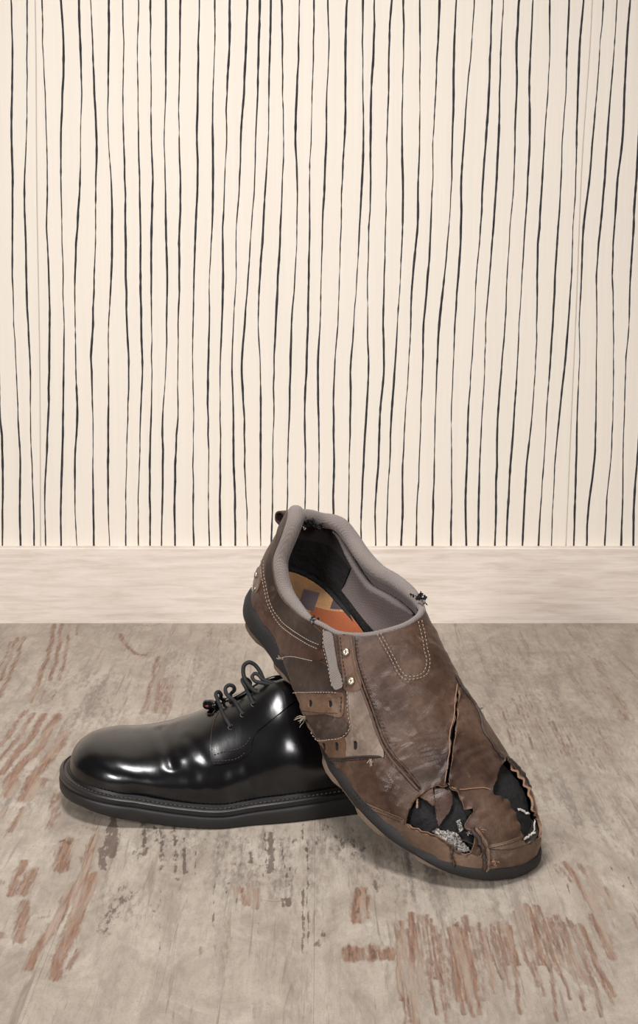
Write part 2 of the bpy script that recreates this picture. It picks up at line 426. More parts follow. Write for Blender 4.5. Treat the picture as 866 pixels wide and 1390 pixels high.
LN = [ # (crop offset, 13 readings)
(0,[60,67,65,62,69,66,68,76,89,97,108,108,111]),(0,[148,147,147,143,133,137,141,151,164,165,171,181,186]),
(0,[227,232,243,252,256,254,264,269,266,262,251,242,248]),(0,[330,344,340,330,331,335,340,345,345,342,337,330,330]),
(0,[427,435,442,436,433,416,406,406,411,418,405,407,418]),(0,[490,503,512,523,520,517,510,503,494,503,504,505,508]),
(0,[590,589,585,588,604,607,603,588,588,587,585,587,592]),(0,[665,670,667,670,678,680,682,687,697,692,685,680,682]),
(0,[750,745,748,751,756,760,761,764,771,760,757,747,752]),(0,[815,815,818,820,827,820,818,820,822,820,812,812,813]),
(217,[33,32,32,24,29,33,39,37,32,15,15,14,8]),(217,[110,108,104,104,112,106,105,101,98,97,84,79,82]),
(217,[213,209,206,200,203,194,186,181,178,182,180,180,184]),(217,[299,296,288,286,288,282,268,267,262,261,265,263,267]),
(217,[379,377,363,360,350,341,342,336,327,327,328,325,329]),(217,[472,467,455,437,431,413,412,398,390,398,400,408,408]),
(217,[541,535,529,519,513,494,478,460,443,457,460,470,475]),(217,[602,597,590,588,573,559,541,534,543,546,545,544,547]),
(217,[659,664,665,671,663,654,640,629,617,617,612,609,604]),(217,[757,751,742,735,744,742,733,714,707,700,693,690,688]),
(217,[834,833,826,819,809,811,806,800,793,785,788,785,781]),(433,[49,54,43,40,29,18,13,6,-7,-2,0,-1,0]),
(433,[153,143,143,138,124,118,111,101,84,78,82,78,76]),(433,[238,237,237,241,232,219,205,189,172,170,165,161,159]),
(433,[300,296,282,279,279,271,264,262,267,256,242,230,230]),(433,[396,379,378,367,366,360,353,348,351,330,322,305,307]),
(433,[457,457,453,449,456,453,441,426,411,392,382,370,366]),(433,[545,548,545,546,538,533,508,496,486,468,456,453,446]),
(433,[652,642,631,620,615,604,590,568,560,553,543,531,527]),(433,[744,733,729,722,717,702,679,652,639,631,625,619,615]),
(433,[841,825,802,785,770,770,755,737,728,718,718,717,715]),(649,[75,67,58,42,24,12,-10,-20,-37,-54,-60,-69,-65]),
(649,[138,125,117,112,98,80,62,42,36,22,10,3,0]),(649,[222,210,208,200,193,173,158,147,126,109,100,97,91]),
(649,[297,285,278,279,269,253,238,224,212,195,178,162,153]),(649,[388,389,378,360,347,329,320,319,310,293,265,250,239]),
(649,[492,482,475,458,449,433,417,405,389,370,357,337,326]),(649,[571,551,541,534,529,515,505,487,467,440,418,405,396]),
(649,[679,661,643,622,600,570,560,550,548,536,531,524,517]),(649,[752,738,718,700,683,660,641,643,640,638,630,598,585]),
(649,[824,804,793,782,755,737,728,733,733,730,718,695,686]),(649,[905,890,878,868,853,842,825,818,799,792,784,782,773]),
(649,[985,975,960,950,940,930,915,905,893,876,860,843,841]),
(0,[-30,-38,-34,-28,-30,-26,-20,-12,-6,1,14,14,13])]
lines = []
for off, c in LN:
    P = np.array([on_plane_y(off + x / S, y, WY) for x, y in zip(c, YS)])
    top = [P[0] + (P[0] - P[1]) * k * .6 + np.array([random.uniform(-.002, .002), 0, 0]) for k in (6, 4.5, 3, 1.5)]
    lines.append(np.vstack([top, P]))
src = lines[:]
pitch_x = .0232
for side in (-1, 1):                       # the same paper goes on past both edges of the frame
    for k in range(1, 17):
        base = src[-1 if side < 0 else 42]
        q = base.copy(); q[:, 0] += side * k * pitch_x * 1.0 + rng.normal(0, .0016, len(q)); lines.append(q)
for P in lines:
    q = smooth_path(P, .006); n = len(q)
    q[:, 0] += np.interp(np.arange(n), np.arange(0, n + 3, 3), rng.normal(0, .00022, len(np.arange(0, n + 3, 3))))
    q[:, 1] = WY
    q = q[(q[:, 2] > SKIRT_H - .01) & (q[:, 2] < 1.95)]
    r = .00092 + .00034 * np.sin(np.linspace(0, random.uniform(8, 22), len(q)) + random.uniform(0, 6)) + rng.normal(0, .00012, len(q))
    V, F = tube(q, r, 4, flat=.35, nrm=(0, 1, 0))
    mesh_obj('printed_line', V, F, M['line'], wall)

# joints between the strips of paper
M['seam'] = mat_plain('paper_joint', srgb(205, 192, 178), .85, var=.03)
for pts in ([(806, -60), (803, 20), (790, 220), (782, 420), (774, 600), (768, 743)], [(46, -60), (48, 20), (50, 260), (54, 500), (55, 743)]):
    q = smooth_path(np.array([on_plane_y(x, y, WY) for x, y in pts]), .01); q[:, 1] = WY
    V, F = tube(q, .0006, 4, flat=.25, nrm=(0, 1, 0)); mesh_obj('paper_joint', V, F, M['seam'], wall)

# skirting board
m = NT('skirting_wood'); v = m.coord(scale=(1.5, 1, 16))
g = m.noise(v, 9, 8, .65, .5)
col = m.ramp(g, [(.28, srgb(200, 184, 172)), (.5, srgb(219, 206, 195)), (.75, srgb(231, 221, 212))])
col = m.mix(m.ramp(m.noise(m.coord(scale=(3, 1, 60)), 10, 6, .7), [(.52, 0.0), (.75, .4)]), col, srgb(190, 166, 150))
m.out(col, .6, spec=.3); m.bump(g, .2, .0006)
sk = MB(); b = .0012
prof = [(WALL_Y, 0), (WALL_Y, SKIRT_H - b), (WALL_Y + b, SKIRT_H), (WY, SKIRT_H), (WY, 0)]
V = [(x, y, z) for x in (-1.6, 1.6) for y, z in prof]; F = [(i, (i + 1) % 5, (i + 1) % 5 + 5, i + 5) for i in range(5)] + [(4, 3, 2, 1, 0), (5, 6, 7, 8, 9)]
o = mesh_obj('baseboard_back', V, F, m.m, None, smooth=False); tag(o, kind='structure')

# floor: laminate boards running towards the wall, paint worn through to brown grain in patches
m = NT('distressed_board'); 
wear = m.attr('wear').outputs['Fac']; grey = m.attr('grey').outputs['Fac']; streak = m.attr('streak').outputs['Fac']
vl = m.coord(scale=(1, .09, 1)); v0 = m.coord()
fine = m.noise(vl, 420, 5, .65); mid = m.noise(vl, 90, 5, .6, .4); blotch = m.noise(m.coord(scale=(1, .6, 1)), 26, 8, .74, .7); speck = m.noise(m.coord(scale=(1, .35, 1)), 260, 5, .7, .3)
paint = m.ramp(blotch, [(.3, srgb(138, 126, 115)), (.5, srgb(166, 154, 141)), (.7, srgb(186, 175, 162))])
paint = m.mix(m.ramp(fine, [(.45, 0.0), (.75, .35)]), paint, srgb(160, 144, 130))
# grey scuffed paint
gm = m.math('MULTIPLY', m.math('ADD', grey, .32), m.ramp(m.math('ADD', m.math('MULTIPLY', mid, .5), m.math('MULTIPLY', speck, .5)), [(.47, 0.0), (.60, 1.0)]), True)
paint = m.mix(gm, paint, srgb(110, 101, 94))
crk = m.noise(m.coord(scale=(1, .06, 1)), 150, 6, .75, .8)
paint = m.mix(m.ramp(crk, [(.56, 0.0), (.64, .6)]), paint, srgb(116, 103, 93))
spk = m.noise(v0, 620, 3, .7)
paint = m.mix(m.ramp(spk, [(.55, 0.0), (.68, .5)]), paint, srgb(130, 117, 106))
# brown wood showing through
thr = m.math('ADD', wear, m.math('MULTIPLY', m.math('SUBTRACT', m.math('ADD', m.math('MULTIPLY', speck, .6), m.math('MULTIPLY', fine, .4)), .5), 2.1))
bare = m.ramp(thr, [(.50, 0.0), (.82, 1.0)])
halo = m.ramp(thr, [(.30, 0.0), (.52, .45)]); paint = m.mix(halo, paint, srgb(150, 136, 123))
wood = m.mix(m.ramp(fine, [(.35, 0.0), (.65, 1.0)]), srgb(154, 118, 96), srgb(108, 80, 65))
wood = m.mix(m.ramp(speck, [(.48, 0.0), (.62, .8)]), wood, srgb(128, 114, 104))
wood = m.mix(m.ramp(mid, [(.5, 0.0), (.62, .6)]), wood, srgb(172, 156, 140))
col = m.mix(bare, paint, wood)
dk = m.ramp(m.math('ADD', streak, m.math('MULTIPLY', m.math('SUBTRACT', speck, .5), 2.2)), [(.44, 0.0), (.66, .72)])
col = m.mix(dk, col, srgb(80, 63, 55))
m.out(col, m.ramp(blotch, [(.3, .5), (.7, .62)]), spec=.35)
h = m.math('SUBTRACT', m.math('MULTIPLY', fine, .5), m.math('MULTIPLY', bare, .6))
m.bump(h, .5, .0010)
M['board'] = m.m

M['underlay'] = mat_plain('underlay', srgb(120, 104, 90), .9)
def fl(pts): return np.array([on_floor(*p)[:2] for p in pts])
# each worn place: a line of grain (picture readings turned into floor points) with its half-width in metres and depth of wear
WEAR = []
def wl(pts, wd, a=1.0): WEAR.append((fl(pts), wd, a))
c = 3.936
def A(l): return px_path(l, 0, 840, c)
for l, wd, a in [
 ([(125,95),(85,230),(30,350),(0,420)],.0035,.85),([(95,100),(50,210),(0,330)],.003,.9),([(60,120),(20,220),(0,270)],.003,.7),
 ([(290,30),(265,170),(215,310),(165,440)],.0035,.9),([(330,25),(312,170),(270,325)],.003,.9),([(370,25),(350,200),(315,330)],.003,.8),
 ([(412,25),(415,90)],.003,.7),([(240,385),(215,455)],.003,.7),([(185,400),(160,450)],.003,.7),([(300,390),(265,450)],.003,.7),([(355,400),(340,470)],.0025,.6),
 ([(140,490),(70,580),(0,680)],.004,.8),([(180,505),(110,620),(30,720),(0,750)],.003,.9),([(235,510),(190,600),(100,710),(0,830)],.0045,.95),
 ([(305,515),(250,620),(190,720),(100,790),(50,860),(60,905)],.006,.95),([(350,610),(300,700),(230,790),(165,850),(150,905)],.006,.95),
 ([(640,80),(680,150),(725,190),(780,195)],.0035,.9),([(845,200),(800,380),(765,510)],.003,.8),([(866,230),(850,330),(830,500)],.004,.75),([(880,330),(850,500)],.004,.7)]:
    wl(A(l), wd, a)
def B(l): return px_path(l, 0, 1060, 3.936)
for l, wd, a in [
 ([(75,0),(40,80)],.006,.9),([(215,0),(160,70),(130,100)],.008,.9),([(120,145),(90,210),(60,270)],.003,.95),([(25,140),(0,200)],.003,.8),
 ([(320,60),(290,110),(300,170),(265,240)],.006,.75),([(365,320),(350,380),(320,470)],.007,.95),([(125,430),(90,520),(60,610)],.0035,.95),
 ([(180,480),(150,540),(130,600)],.006,.85),([(130,650),(115,740),(110,850)],.005,.9),([(0,545),(20,540)],.004,.6),([(0,830),(8,820)],.004,.8),
 ([(515,290),(480,400),(430,540),(360,660),(270,790),(190,930),(150,1000)],.004,1.0),([(500,500),(450,640),(390,800),(320,950),(290,1050)],.005,1.0),
 ([(470,500),(430,640),(380,720),(330,880),(310,960)],.003,.9),([(400,560),(340,650)],.005,.8),([(430,900),(370,1000)],.003,.8),
 ([(440,410),(440,480),(410,600)],.0025,.8),([(520,150),(500,260),(440,240)],.004,.6),([(190,730),(230,730)],.003,.6),([(465,165),(515,175)],.004,.6)]:
    wl(B(l), wd, a)
def C_(l): return px_path(l, 180, 840, 3.936)
for l, wd, a in [([(135,210),(115,290),(70,490)],.003,.8),([(240,305),(170,320),(120,330)],.006,.6),([(150,350),(120,500)],.0045,.75),([(200,360),(170,500)],.007,.7),
 ([(0,30),(110,40),(150,25)],.004,.6),([(0,185),(40,195),(90,180)],.005,.6),([(410,25),(425,110)],.006,.6),([(520,40),(520,125)],.006,.6),([(555,30),(545,125)],.004,.5),([(420,30),(560,35)],.004,.4),([(535,210),(535,230)],.004,.4)]:
    wl(C_(l), wd, a)
def D_(l): return px_path(l, 200, 1090, 3.936)
DARK = []
def dl(pts, wd, a=1.0): DARK.append((fl(pts), wd, a))
for l, wd, a in [([(505,460),(520,540)],.003,.9),([(550,420),(545,545)],.0018,.9),([(585,460),(580,560)],.003,.9),([(470,440),(480,490)],.003,.7),([(620,520),(710,522)],.0014,.8),
 ([(430,620),(432,690)],.003,.6),([(370,760),(368,827)],.002,.7),([(425,750),(420,827)],.002,.7),([(280,770),(280,827)],.002,.6)]: wl(D_(l), wd, a)
for l, wd, a in [([(70,130),(80,370)],.0022,.6),([(145,130),(160,410)],.0022,.6),([(195,190),(200,380),(215,370)],.0012,.8),([(40,120),(60,220)],.003,.5),([(255,180),(260,460)],.0006,.6),
 ([(660,160),(665,300),(650,370)],.0022,1.0),([(630,160),(632,320)],.0006,.7),([(712,180),(740,420)],.0007,.75),([(780,180),(785,250)],.003,.5),([(555,265),(545,320)],.002,.7),
 ([(385,370),(345,500)],.0009,.6),([(445,400),(420,480)],.0009,.6),([(640,340),(610,400)],.0008,.6),([(770,310),(720,490)],.0006,.5),([(805,320),(740,490)],.0007,.5),
 ([(725,510),(728,550)],.0015,.8),([(742,510),(745,550)],.0015,.8),([(760,510),(765,550)],.0018,.8),([(375,325),(500,328)],.0012,.4),([(595,335),(640,330)],.0014,.6),
 ([(352,520),(352,660)],.0006,.7),([(835,455),(832,800)],.0007,.8),([(858,200),(860,790)],.0006,.7),([(65,400),(60,827)],.0005,.4),([(545,430),(535,690)],.0005,.5),
 ([(0,548),(130,548)],.0005,.5),([(590,640),(590,700)],.0006,.6),([(825,120),(830,200)],.001,.7),([(100,720),(90,780)],.0007,.5),([(510,400),(470,540)],.0006,.5)]: dl(D_(l), wd, a)
for l, wd, a in [([(610,190),(605,400)],.003,1.0),([(580,240),(575,400)],.0022,.9),([(545,360),(550,470)],.003,.8),([(765,220),(775,400)],.002,.8),([(735,380),(745,410)],.003,.5),
 ([(640,570),(650,640),(570,760),(550,800)],.006,.55),([(700,600),(650,640),(600,680)],.005,.5),([(680,665),(860,662)],.0008,.5),([(828,690),(820,740)],.0009,.6),([(855,580),(850,900)],.0006,.5),
 ([(340,320),(380,335)],.003,.6),([(265,690),(240,740)],.001,.5),([(160,355),(185,350)],.002,.5),([(155,310),(190,295)],.001,.5)]: dl(B(l), wd, a)
def E_(l): return px_path(l, 400, 1090, 3.608)
for l, wd, a in [([(320,425),(315,500),(305,575)],.0045,1.15),([(357,455),(360,560)],.0022,.9),([(490,470),(500,480)],.004,.5),([(575,540),(590,720)],.0025,1.0),([(530,580),(528,758)],.0022,.95),([(500,590),(500,740)],.0018,.8),
 ([(275,720),(280,758)],.006,1.0),([(315,720),(318,758)],.004,.95),([(380,710),(380,758)],.005,1.0),([(430,725),(430,758)],.004,.9),([(465,715),(468,758)],.004,.95),
 ([(450,380),(520,380)],.002,.4),([(350,590),(355,640)],.002,.4)]: wl(E_(l), wd, a)
for l, wd, a in [([(318,430),(300,560)],.003,.45),([(390,380),(402,435)],.002,.8),([(265,700),(285,758)],.003,.5),([(380,705),(385,758)],.003,.6),([(38,100),(40,180)],.0009,.6),([(62,190),(65,680)],.0006,.7),([(40,430),(40,735)],.0008,.8),
 ([(135,620),(138,650)],.0012,.7),([(112,670),(112,700)],.002,.7),([(150,115),(155,130)],.004,.6),([(240,180),(262,220)],.009,.5),([(290,150),(320,240)],.007,.4),([(80,215),(120,170)],.003,.3),([(820,470),(860,530)],.0006,.5),([(780,555),(800,600)],.002,.4)]: dl(E_(l), wd, a)
# comb-like bands of grain in the front right board and at the right
for i in range(19):
    x = 500 + i * 19.0 + random.uniform(-3, 3); top = 600 + 40 * math.sin(i * .55 + 1) + random.uniform(-25, 35)
    wl(E_([(x, top), (x + 4 + i * .3, 720), (x + 10 + i * 1.6, 860)] + ([(x + 18 + i * 2.8, random.uniform(900, 1150))] if random.random() < .8 else [])), random.uniform(.0013, .0019), random.uniform(.72, 1.0))
def G_(l): return px_path(l, 620, 1060, 3.52)
for i in range(34):
    x = -30 + i * 19.0 + random.uniform(-3, 3); top = (690 if x < 270 else 605 if x < 400 else 650) + random.uniform(-22, 22) + (max(0, x - 480) * .5); sl = .12 + .32 * (x / 600)
    wl(G_([(x, top), (x + (770 - top) * sl, 770), (x + (880 - top) * sl, 880)] + ([(x + (1050 - top) * sl, random.uniform(930, 1150))] if random.random() < .8 else [])), random.uniform(.0013, .0020), random.uniform(.68, 1.0))
for l, wd, a in [([(520,390),(590,510),(680,635)],.0028,.95),([(590,400),(640,500),(680,600)],.0028,.8),([(640,410),(690,540)],.0035,.75),([(700,510),(745,610)],.004,.8),([(480,400),(540,480)],.002,.7),([(440,380),(500,460)],.002,.6),
 ([(650,640),(700,760),(750,845)],.004,.85),([(690,660),(740,800)],.004,.7),([(500,295),(515,300)],.004,.6),([(820,320),(850,350)],.006,.5),([(850,640),(866,700)],.005,.6),([(760,700),(790,730)],.004,.5),([(820,220),(866,290)],.002,.5),([(370,0),(420,100)],.006,.45),([(420,0),(440,50)],.005,.45)]: wl(G_(l), wd, a)
for l, wd, a in [([(650,160),(700,230)],.0005,.5),([(710,370),(800,510)],.0006,.5),([(760,330),(866,560)],.0006,.6),([(525,490),(545,560)],.0006,.6),([(575,560),(620,640)],.0006,.5),([(355,500),(370,545)],.0006,.5),([(690,195),(770,190)],.0008,.35)]: dl(G_(l), wd, a)
def H_(l): return px_path(l, 590, 840, 3.138)
for i in range(26):
    x = 246 + i * 16.5 + random.uniform(-3, 3); t = 325 + abs(i - 9) * 6
    for k in range(3):
        a = t + k * 85 + random.uniform(-15, 15); b_ = a + random.uniform(60, 95); sl = .42
        if random.random() < .9 and b_ < 690: wl(H_([(x + (a - 330) * sl, a), (x + (b_ - 330) * sl, b_)]), random.uniform(.0012, .0022), random.uniform(.5, .75))
for l, wd, a in [([(600,60),(630,105)],.006,.55),([(680,170),(715,245)],.006,.6),([(735,295),(770,330),(820,430)],.009,.7),([(720,100),(790,190)],.010,.45),([(820,150),(866,210)],.005,.4),([(830,250),(866,300)],.003,.5),
 ([(670,350),(695,400)],.007,.4),([(690,450),(740,520),(730,600)],.012,.45),([(500,420),(620,520),(700,640)],.014,.38),([(490,110),(512,135)],.005,.35),([(400,350),(520,600)],.014,.3)]: wl(H_(l), wd, a)
GREY = [(fl(px_path([(500,310),(620,320),(780,330)],400,1090,3.608)), .03, .75),(fl(px_path([(450,260),(560,420)],400,1090,3.608)), .02, .6),
 (fl([(215,1130),(260,1150),(330,1145),(400,1150)]), .02, .7),(fl([(330,1180),(390,1200)]), .02, .6),(fl([(450,1140),(480,1160)]), .015, .9),(fl([(620,1230),(700,1240)]), .02, .35),
 (fl([(700,1070),(800,1110)]), .05, .35),(fl([(130,930),(110,980)]), .04, .45),(fl([(650,1150),(760,1150)]), .02, .35),(fl([(160,1215),(175,1235)]), .012, .7),(fl([(255,890),(270,940)]), .03, .3),(fl([(700,900),(760,960)]), .06, .3),(fl([(30,1010),(20,1080)]), .03, .4)]
def field(P, L, base=0.0, p=2.0):
    f = np.full(len(P), base)
    for poly, wd, a in L:
        mn, mx = poly.min(0) - wd * 3, poly.max(0) + wd * 3
        k = np.where(((P > mn) & (P < mx)).all(1))[0]
        if len(k) == 0: continue
        pr = resample(poly, .004); d = np.full(len(k), 1e9)
        for i in range(len(poly) - 1):
            aa, bb = poly[i], poly[i + 1]; ab = bb - aa; t = np.clip(((P[k] - aa) @ ab) / ((ab * ab).sum() + 1e-12), 0, 1)
            d = np.minimum(d, np.linalg.norm(P[k] - aa - t[:, None] * ab, axis=1))
        f[k] = np.maximum(f[k], a * np.exp(-(d / wd) ** p * .7))
    return f
flo = bpy.data.objects.new('floor', None); COL.objects.link(flo); tag(flo, kind='structure')
BW = .163; X0 = -.166
def board(i):
    xa, xb = X0 + i * BW, X0 + (i + 1) * BW; g = .00006; near = -3 <= i <= 4
    if near:
        ys = np.r_[np.arange(-.3, .60, .03), np.arange(.60, .86, .0015), np.arange(.86, WALL_Y + .012, .0027)]; xs = np.arange(xa + g, xb - g + 1e-6, (BW - 2 * g) / 132)
    else: ys = np.arange(-.3, WALL_Y + .012, .03); xs = np.linspace(xa + g, xb - g, 4)
    ys[-1] = WALL_Y + .012
    nx, ny = len(xs), len(ys); X, Y = np.meshgrid(xs, ys, indexing='ij'); P = np.stack([X.ravel(), Y.ravel()], 1)
    if near:
        wj = np.stack([np.sin(P[:, 1] * 90 + P[:, 0] * 40) * .0008, np.zeros(len(P))], 1)
        wr = field(P + wj, WEAR); gr = field(P, GREY, 0.0, 2); dk = field(P + wj * .5, DARK)
    else: wr = gr = dk = np.zeros(len(P))
    wr2 = np.clip(wr, 0, 1.2)
    V = np.stack([P[:, 0], P[:, 1], np.zeros(len(P))], 1)
    F = [(a * ny + b_, (a + 1) * ny + b_, (a + 1) * ny + b_ + 1, a * ny + b_ + 1) for a in range(nx - 1) for b_ in range(ny - 1)]
    n = len(V)
    ring = [(0, 0), (nx - 1, 0), (nx - 1, ny - 1), (0, ny - 1)]
    low = [(xa + g, ys[0], -.008), (xb - g, ys[0], -.008), (xb - g, ys[-1], -.008), (xa + g, ys[-1], -.008)]
    V = np.vstack([V, low])
    F.append(tuple([a * ny for a in range(nx)][::-1] + [n, n + 1])); F.append(tuple([(nx - 1) * ny + b_ for b_ in range(ny)][::-1] + [n + 1, n + 2]))
    F.append(tuple([b_ for b_ in range(ny)] + [n + 3, n])); F.append(tuple([a * ny + ny - 1 for a in range(nx)] + [n + 2, n + 3]))
    o = mesh_obj('floor_board', V, F, M['board'], flo, smooth=False)
    for nm, a in (('wear', wr2), ('grey', gr), ('streak', dk)):
        at = o.data.attributes.new(nm, 'FLOAT', 'POINT'); at.data.foreach_set('value', np.r_[a, np.zeros(4)].astype(np.float32))
for i in range(-8, 10): board(i)
V, F = box(X0 - 8 * BW, X0 + 10 * BW, -.3, WALL_Y + .012, -.02, -.0081)
o = mesh_obj('underlay', V, F, M['underlay'], flo, smooth=False)

# ------------------------------------------------------------------ the worn brown shoe (right shoe, lateral side towards us)
def root(name, Mx, **kw):
    o = bpy.data.objects.new(name, None); COL.objects.link(o); o.matrix_world = Matrix(Mx.tolist()); tag(o, **kw); return o
BP = pose(math.radians(-52.7), math.radians(26.19), math.radians(-3.77), (-.0500, 1.0493, .1320))
rows = [ # xe   yl     ym     xr    yr     zr    zf    n
 [.0000,-.0338,.0355,.0000,.0000,.1697,.0226,2.3],[.0103,-.0333,.0355,.0103,.0000,.1700,.0226,2.3],[.0309,-.0334,.0365,.0309,.0000,.1674,.0216,2.3],
 [.0617,-.0330,.0364,.0617,.0010,.1609,.0206,2.3],[.0926,-.0360,.0343,.0926,.0021,.1482,.0195,2.25],[.1183,-.0397,.0332,.1183,.0031,.1303,.0185,2.2],
 [.1389,-.0438,.0340,.1409,.0041,.1140,.0175,2.2],[.1594,-.0489,.0368,.1646,.0051,.1011,.0165,2.2],[.1851,-.0552,.0416,.1954,.0062,.0852,.0154,2.25],
 [.2109,-.0577,.0463,.2263,.0072,.0713,.0154,2.35],[.2366,-.0578,.0488,.2592,.0082,.0589,.0165,2.45],[.2571,-.0548,.0473,.2870,.0082,.0522,.0185,2.5],
 [.2715,-.0498,.0439,.3065,.0082,.0402,.0206,2.5],[.2777,-.0467,.0417,.3168,.0082,.0309,.0216,2.4],[.2808,-.0452,.0401,.3209,.0082,.0216,.0216,2.3]]
for r_ in rows:
    r_[6] -= np.interp(r_[0], [0, .08, .12, .27], [.003, .003, .005, .006]); r_[1] -= np.interp(r_[0], [0, .06, .09, .12, .15, .17, .2, .25, .281], [.001, .001, .005, .0095, .0095, .0065, .0022, .0026, .002]); r_[2] += .001
    if r_[0] > .25: r_[6] = .0118
    if r_[0] > .26: r_[5] -= .002; r_[3] += .0015
rows[-1][5] = .0205
bs = Shoe(rows, .045, lambda z: -.004 * np.exp(-((z - .045) / .03) ** 2) + .006 * np.clip((z - .06) / .05, 0, 1.5), BP, (560, 980))
brown = root('worn_shoe', BP, label='worn-out brown leather slip-on shoe with torn toe, heel propped on the black shoe', cat='shoe')
def K1(l): return px_path(l, 320, 680, 2.887)
def K2(l): return px_path(l, 360, 850, 3.331)
def K3(l): return px_path(l, 430, 980, 2.624)
def K6(l): return px_path(l, 530, 1000, 3.765)
def K7(l): return px_path(l, 320, 690, 6.186)
def K8(l): return px_path(l, 560, 720, 2.83)
UL, PL = bs.UL, bs.PL
def uv_at(xe, z, side):
    uu = np.linspace(0, 1, 2000); r = bs.f(uu); i = int(np.argmin(np.abs(r[:, 0] - xe)))
    S_ = np.clip((z - r[i, 6]) / (r[i, 5] - r[i, 6]), 0, 1); ph = math.asin(S_ ** (r[i, 7] / 2))
    return np.array([uu[i] * UL, (ph if side < 0 else math.pi - ph) / math.pi * PL])
H_ = bs.hit
hole1 = bs.path(K6([(78,445),(88,390),(112,345),(135,315),(150,305),(180,280),(215,258),(235,250),(270,255),(300,262),(318,268),(345,280),(362,320),(378,372),(400,372),(420,366),(428,378),(405,410),(380,448),(382,470),(400,480),(440,480),(432,510),(425,545),(412,590),(395,598),(375,602),(340,585),(300,545),(255,515),(215,498),(150,478),(105,462)]), False, .001)
hc_l = [bs.hit(*p) for p in K6([(600,105),(575,135),(558,160),(545,200),(535,235),(520,262),(520,290),(545,305),(600,315),(603,335),(615,352),(632,385),(645,420),(660,470),(668,495),(680,540),(688,552),(710,535),(742,525),(762,508)])]
hc_r = [bs.hit(*p) + np.array([0, a]) for p, a in zip(K6([(770,470),(763,430),(743,405),(723,385),(710,350),(698,310),(683,270),(663,235),(640,200),(618,155)]), [0, .0005, .0015, .003, .0045, .006, .006, .006, .005, .002])]
holeC = resample(np.array(hc_l + hc_r), .001)
crack = bs.path(K2([(870,262),(862,300),(858,360),(855,420),(838,480),(836,540),(828,620),(816,700),(822,735),(832,735),(832,690),(838,640),(850,560),(858,490),(868,430),(871,380),(873,300)]), False, .001)
crz = [bs.path(p, True, .002) for p in [
  K3([(480,185),(530,150),(590,110),(640,95)]), K3([(490,120),(560,90),(610,80)]), K3([(130,195),(170,180),(215,150)]), K3([(230,180),(280,240),(335,300)]),
  K3([(150,230),(215,215),(260,240)]), K3([(300,120),(380,80),(470,60)]), K3([(320,170),(400,140),(465,130)]), K3([(200,270),(260,260),(300,290)]),
  K2([(470,330),(520,400),(600,440),(660,480)]), K2([(500,420),(560,480),(640,520)]), K2([(560,360),(620,420),(700,460)]), K2([(560,560),(680,520),(800,500)]), K2([(600,600),(700,570),(810,560)]),
  K2([(380,640),(440,700),(480,690)]), K2([(330,650),(390,720)]), K2([(540,620),(600,700)]), K3([(560,330),(600,300),(640,310)]), K6([(470,420),(520,400),(600,430)]),
  K1([(60,430),(110,440),(150,470)]), K1([(70,500),(120,500),(180,560)])]]
crw = [.0022] * len(crz)
def bdisp(uv, P):
    d = np.zeros(len(uv))
    for q, wd in zip(crz, crw):
        mn, mx = q.min(0) - .008, q.max(0) + .008; k = np.where(((uv > mn) & (uv < mx)).all(1))[0]
        if len(k): dd = seg_dist(uv[k], q); d[k] += -.0007 * np.exp(-(dd / .0014) ** 2) + .0004 * np.exp(-((dd - .003) / .002) ** 2)
    fx = np.clip((uv[:, 0] / UL - .38) / .2, 0, 1)
    Q = P * np.array([2.2, 1, 1]); d += (vnoise(Q, 42, 1, 3)) * .0011 * fx + vnoise(P * np.array([4.5, 1, 1]), 55, 3, 2) * .00025 * fx + vnoise(P, 30, 2, 2) * .0006
    return d
bs.disp = bdisp
# --- opening
latp = K1([(235,75),(180,140),(153,205),(150,280),(172,360),(225,425),(285,468),(335,490),(400,522),(470,528),(540,522),(620,502),(680,480),(715,458),(742,425)])
lat = np.array([H_(*p) for p in latp[1:]]); lat = smooth_path(np.vstack([uv_at(0, .0955, -1) * [0, 1], lat]), .002)
print('lat', lat[:6].round(4), 'heel px', proj((BP @ np.r_[bs.pt(lat[:1])[0][0], 1])[:3]))
ztop = bs.ev(np.array([0.0]), np.array([lat[0, 1] / PL * math.pi]))[0, 2]
cm = bs.ev(np.array([lat[-1, 0] / UL]), np.array([lat[-1, 1] / PL * math.pi]))[0]
med = [uv_at(x, z, 1) for x, z in [(.120, cm[2] - .003), (.105, .097), (.085, .090), (.06, .089), (.04, .093), (.022, .098), (.008, ztop - .001)]]
med = smooth_path(np.vstack([lat[-1:], med, [[0, PL - lat[0, 1]]]]), .002)
outer = np.vstack([[[0, 0]], [[UL, 0]], [[UL, PL]], [[0, PL]], med[::-1], lat[::-1][1:-1], lat[:1]])
print('heel top z', ztop, 'corner', cm)
holes = [hole1, holeC, crack]
upper = bs.shell('upper', outer, holes, [M['vamp'], M['lining_dark'], M['edge']], brown, 0, .0018, .0018, jag=.0002, lip=.0012)

def close_to_feather(top):
    """panel between a line on the upper and the feather edge below it"""
    return np.vstack([top, [[top[-1, 0], .0006]], [[top[0, 0], .0006]]])
def panel(name, poly, mat, off=.0008, holes_=(), parent=brown, th=.0011, jag=0.0, edge=None, label=None):
    hs = [h for h in holes_]
    o = bs.shell(name, poly, hs, [mat, mat, edge or M['edge']], parent, off, th, .0018, inner=False, jag=jag)
    if label: o['label'] = label
    return o
def ppx(pts): return np.array([H_(*p) for p in pts])
def sm(pts, step=.002): return smooth_path(ppx(pts), step)
def clipu(q): q = q.copy(); q[:, 0] = np.clip(q[:, 0], 0, UL); q[:, 1] = np.clip(q[:, 1], .0006, PL - .0006); return q
M['edge_dark'] = mat_plain('dark_cut_edge', srgb(84, 62, 50), .8)

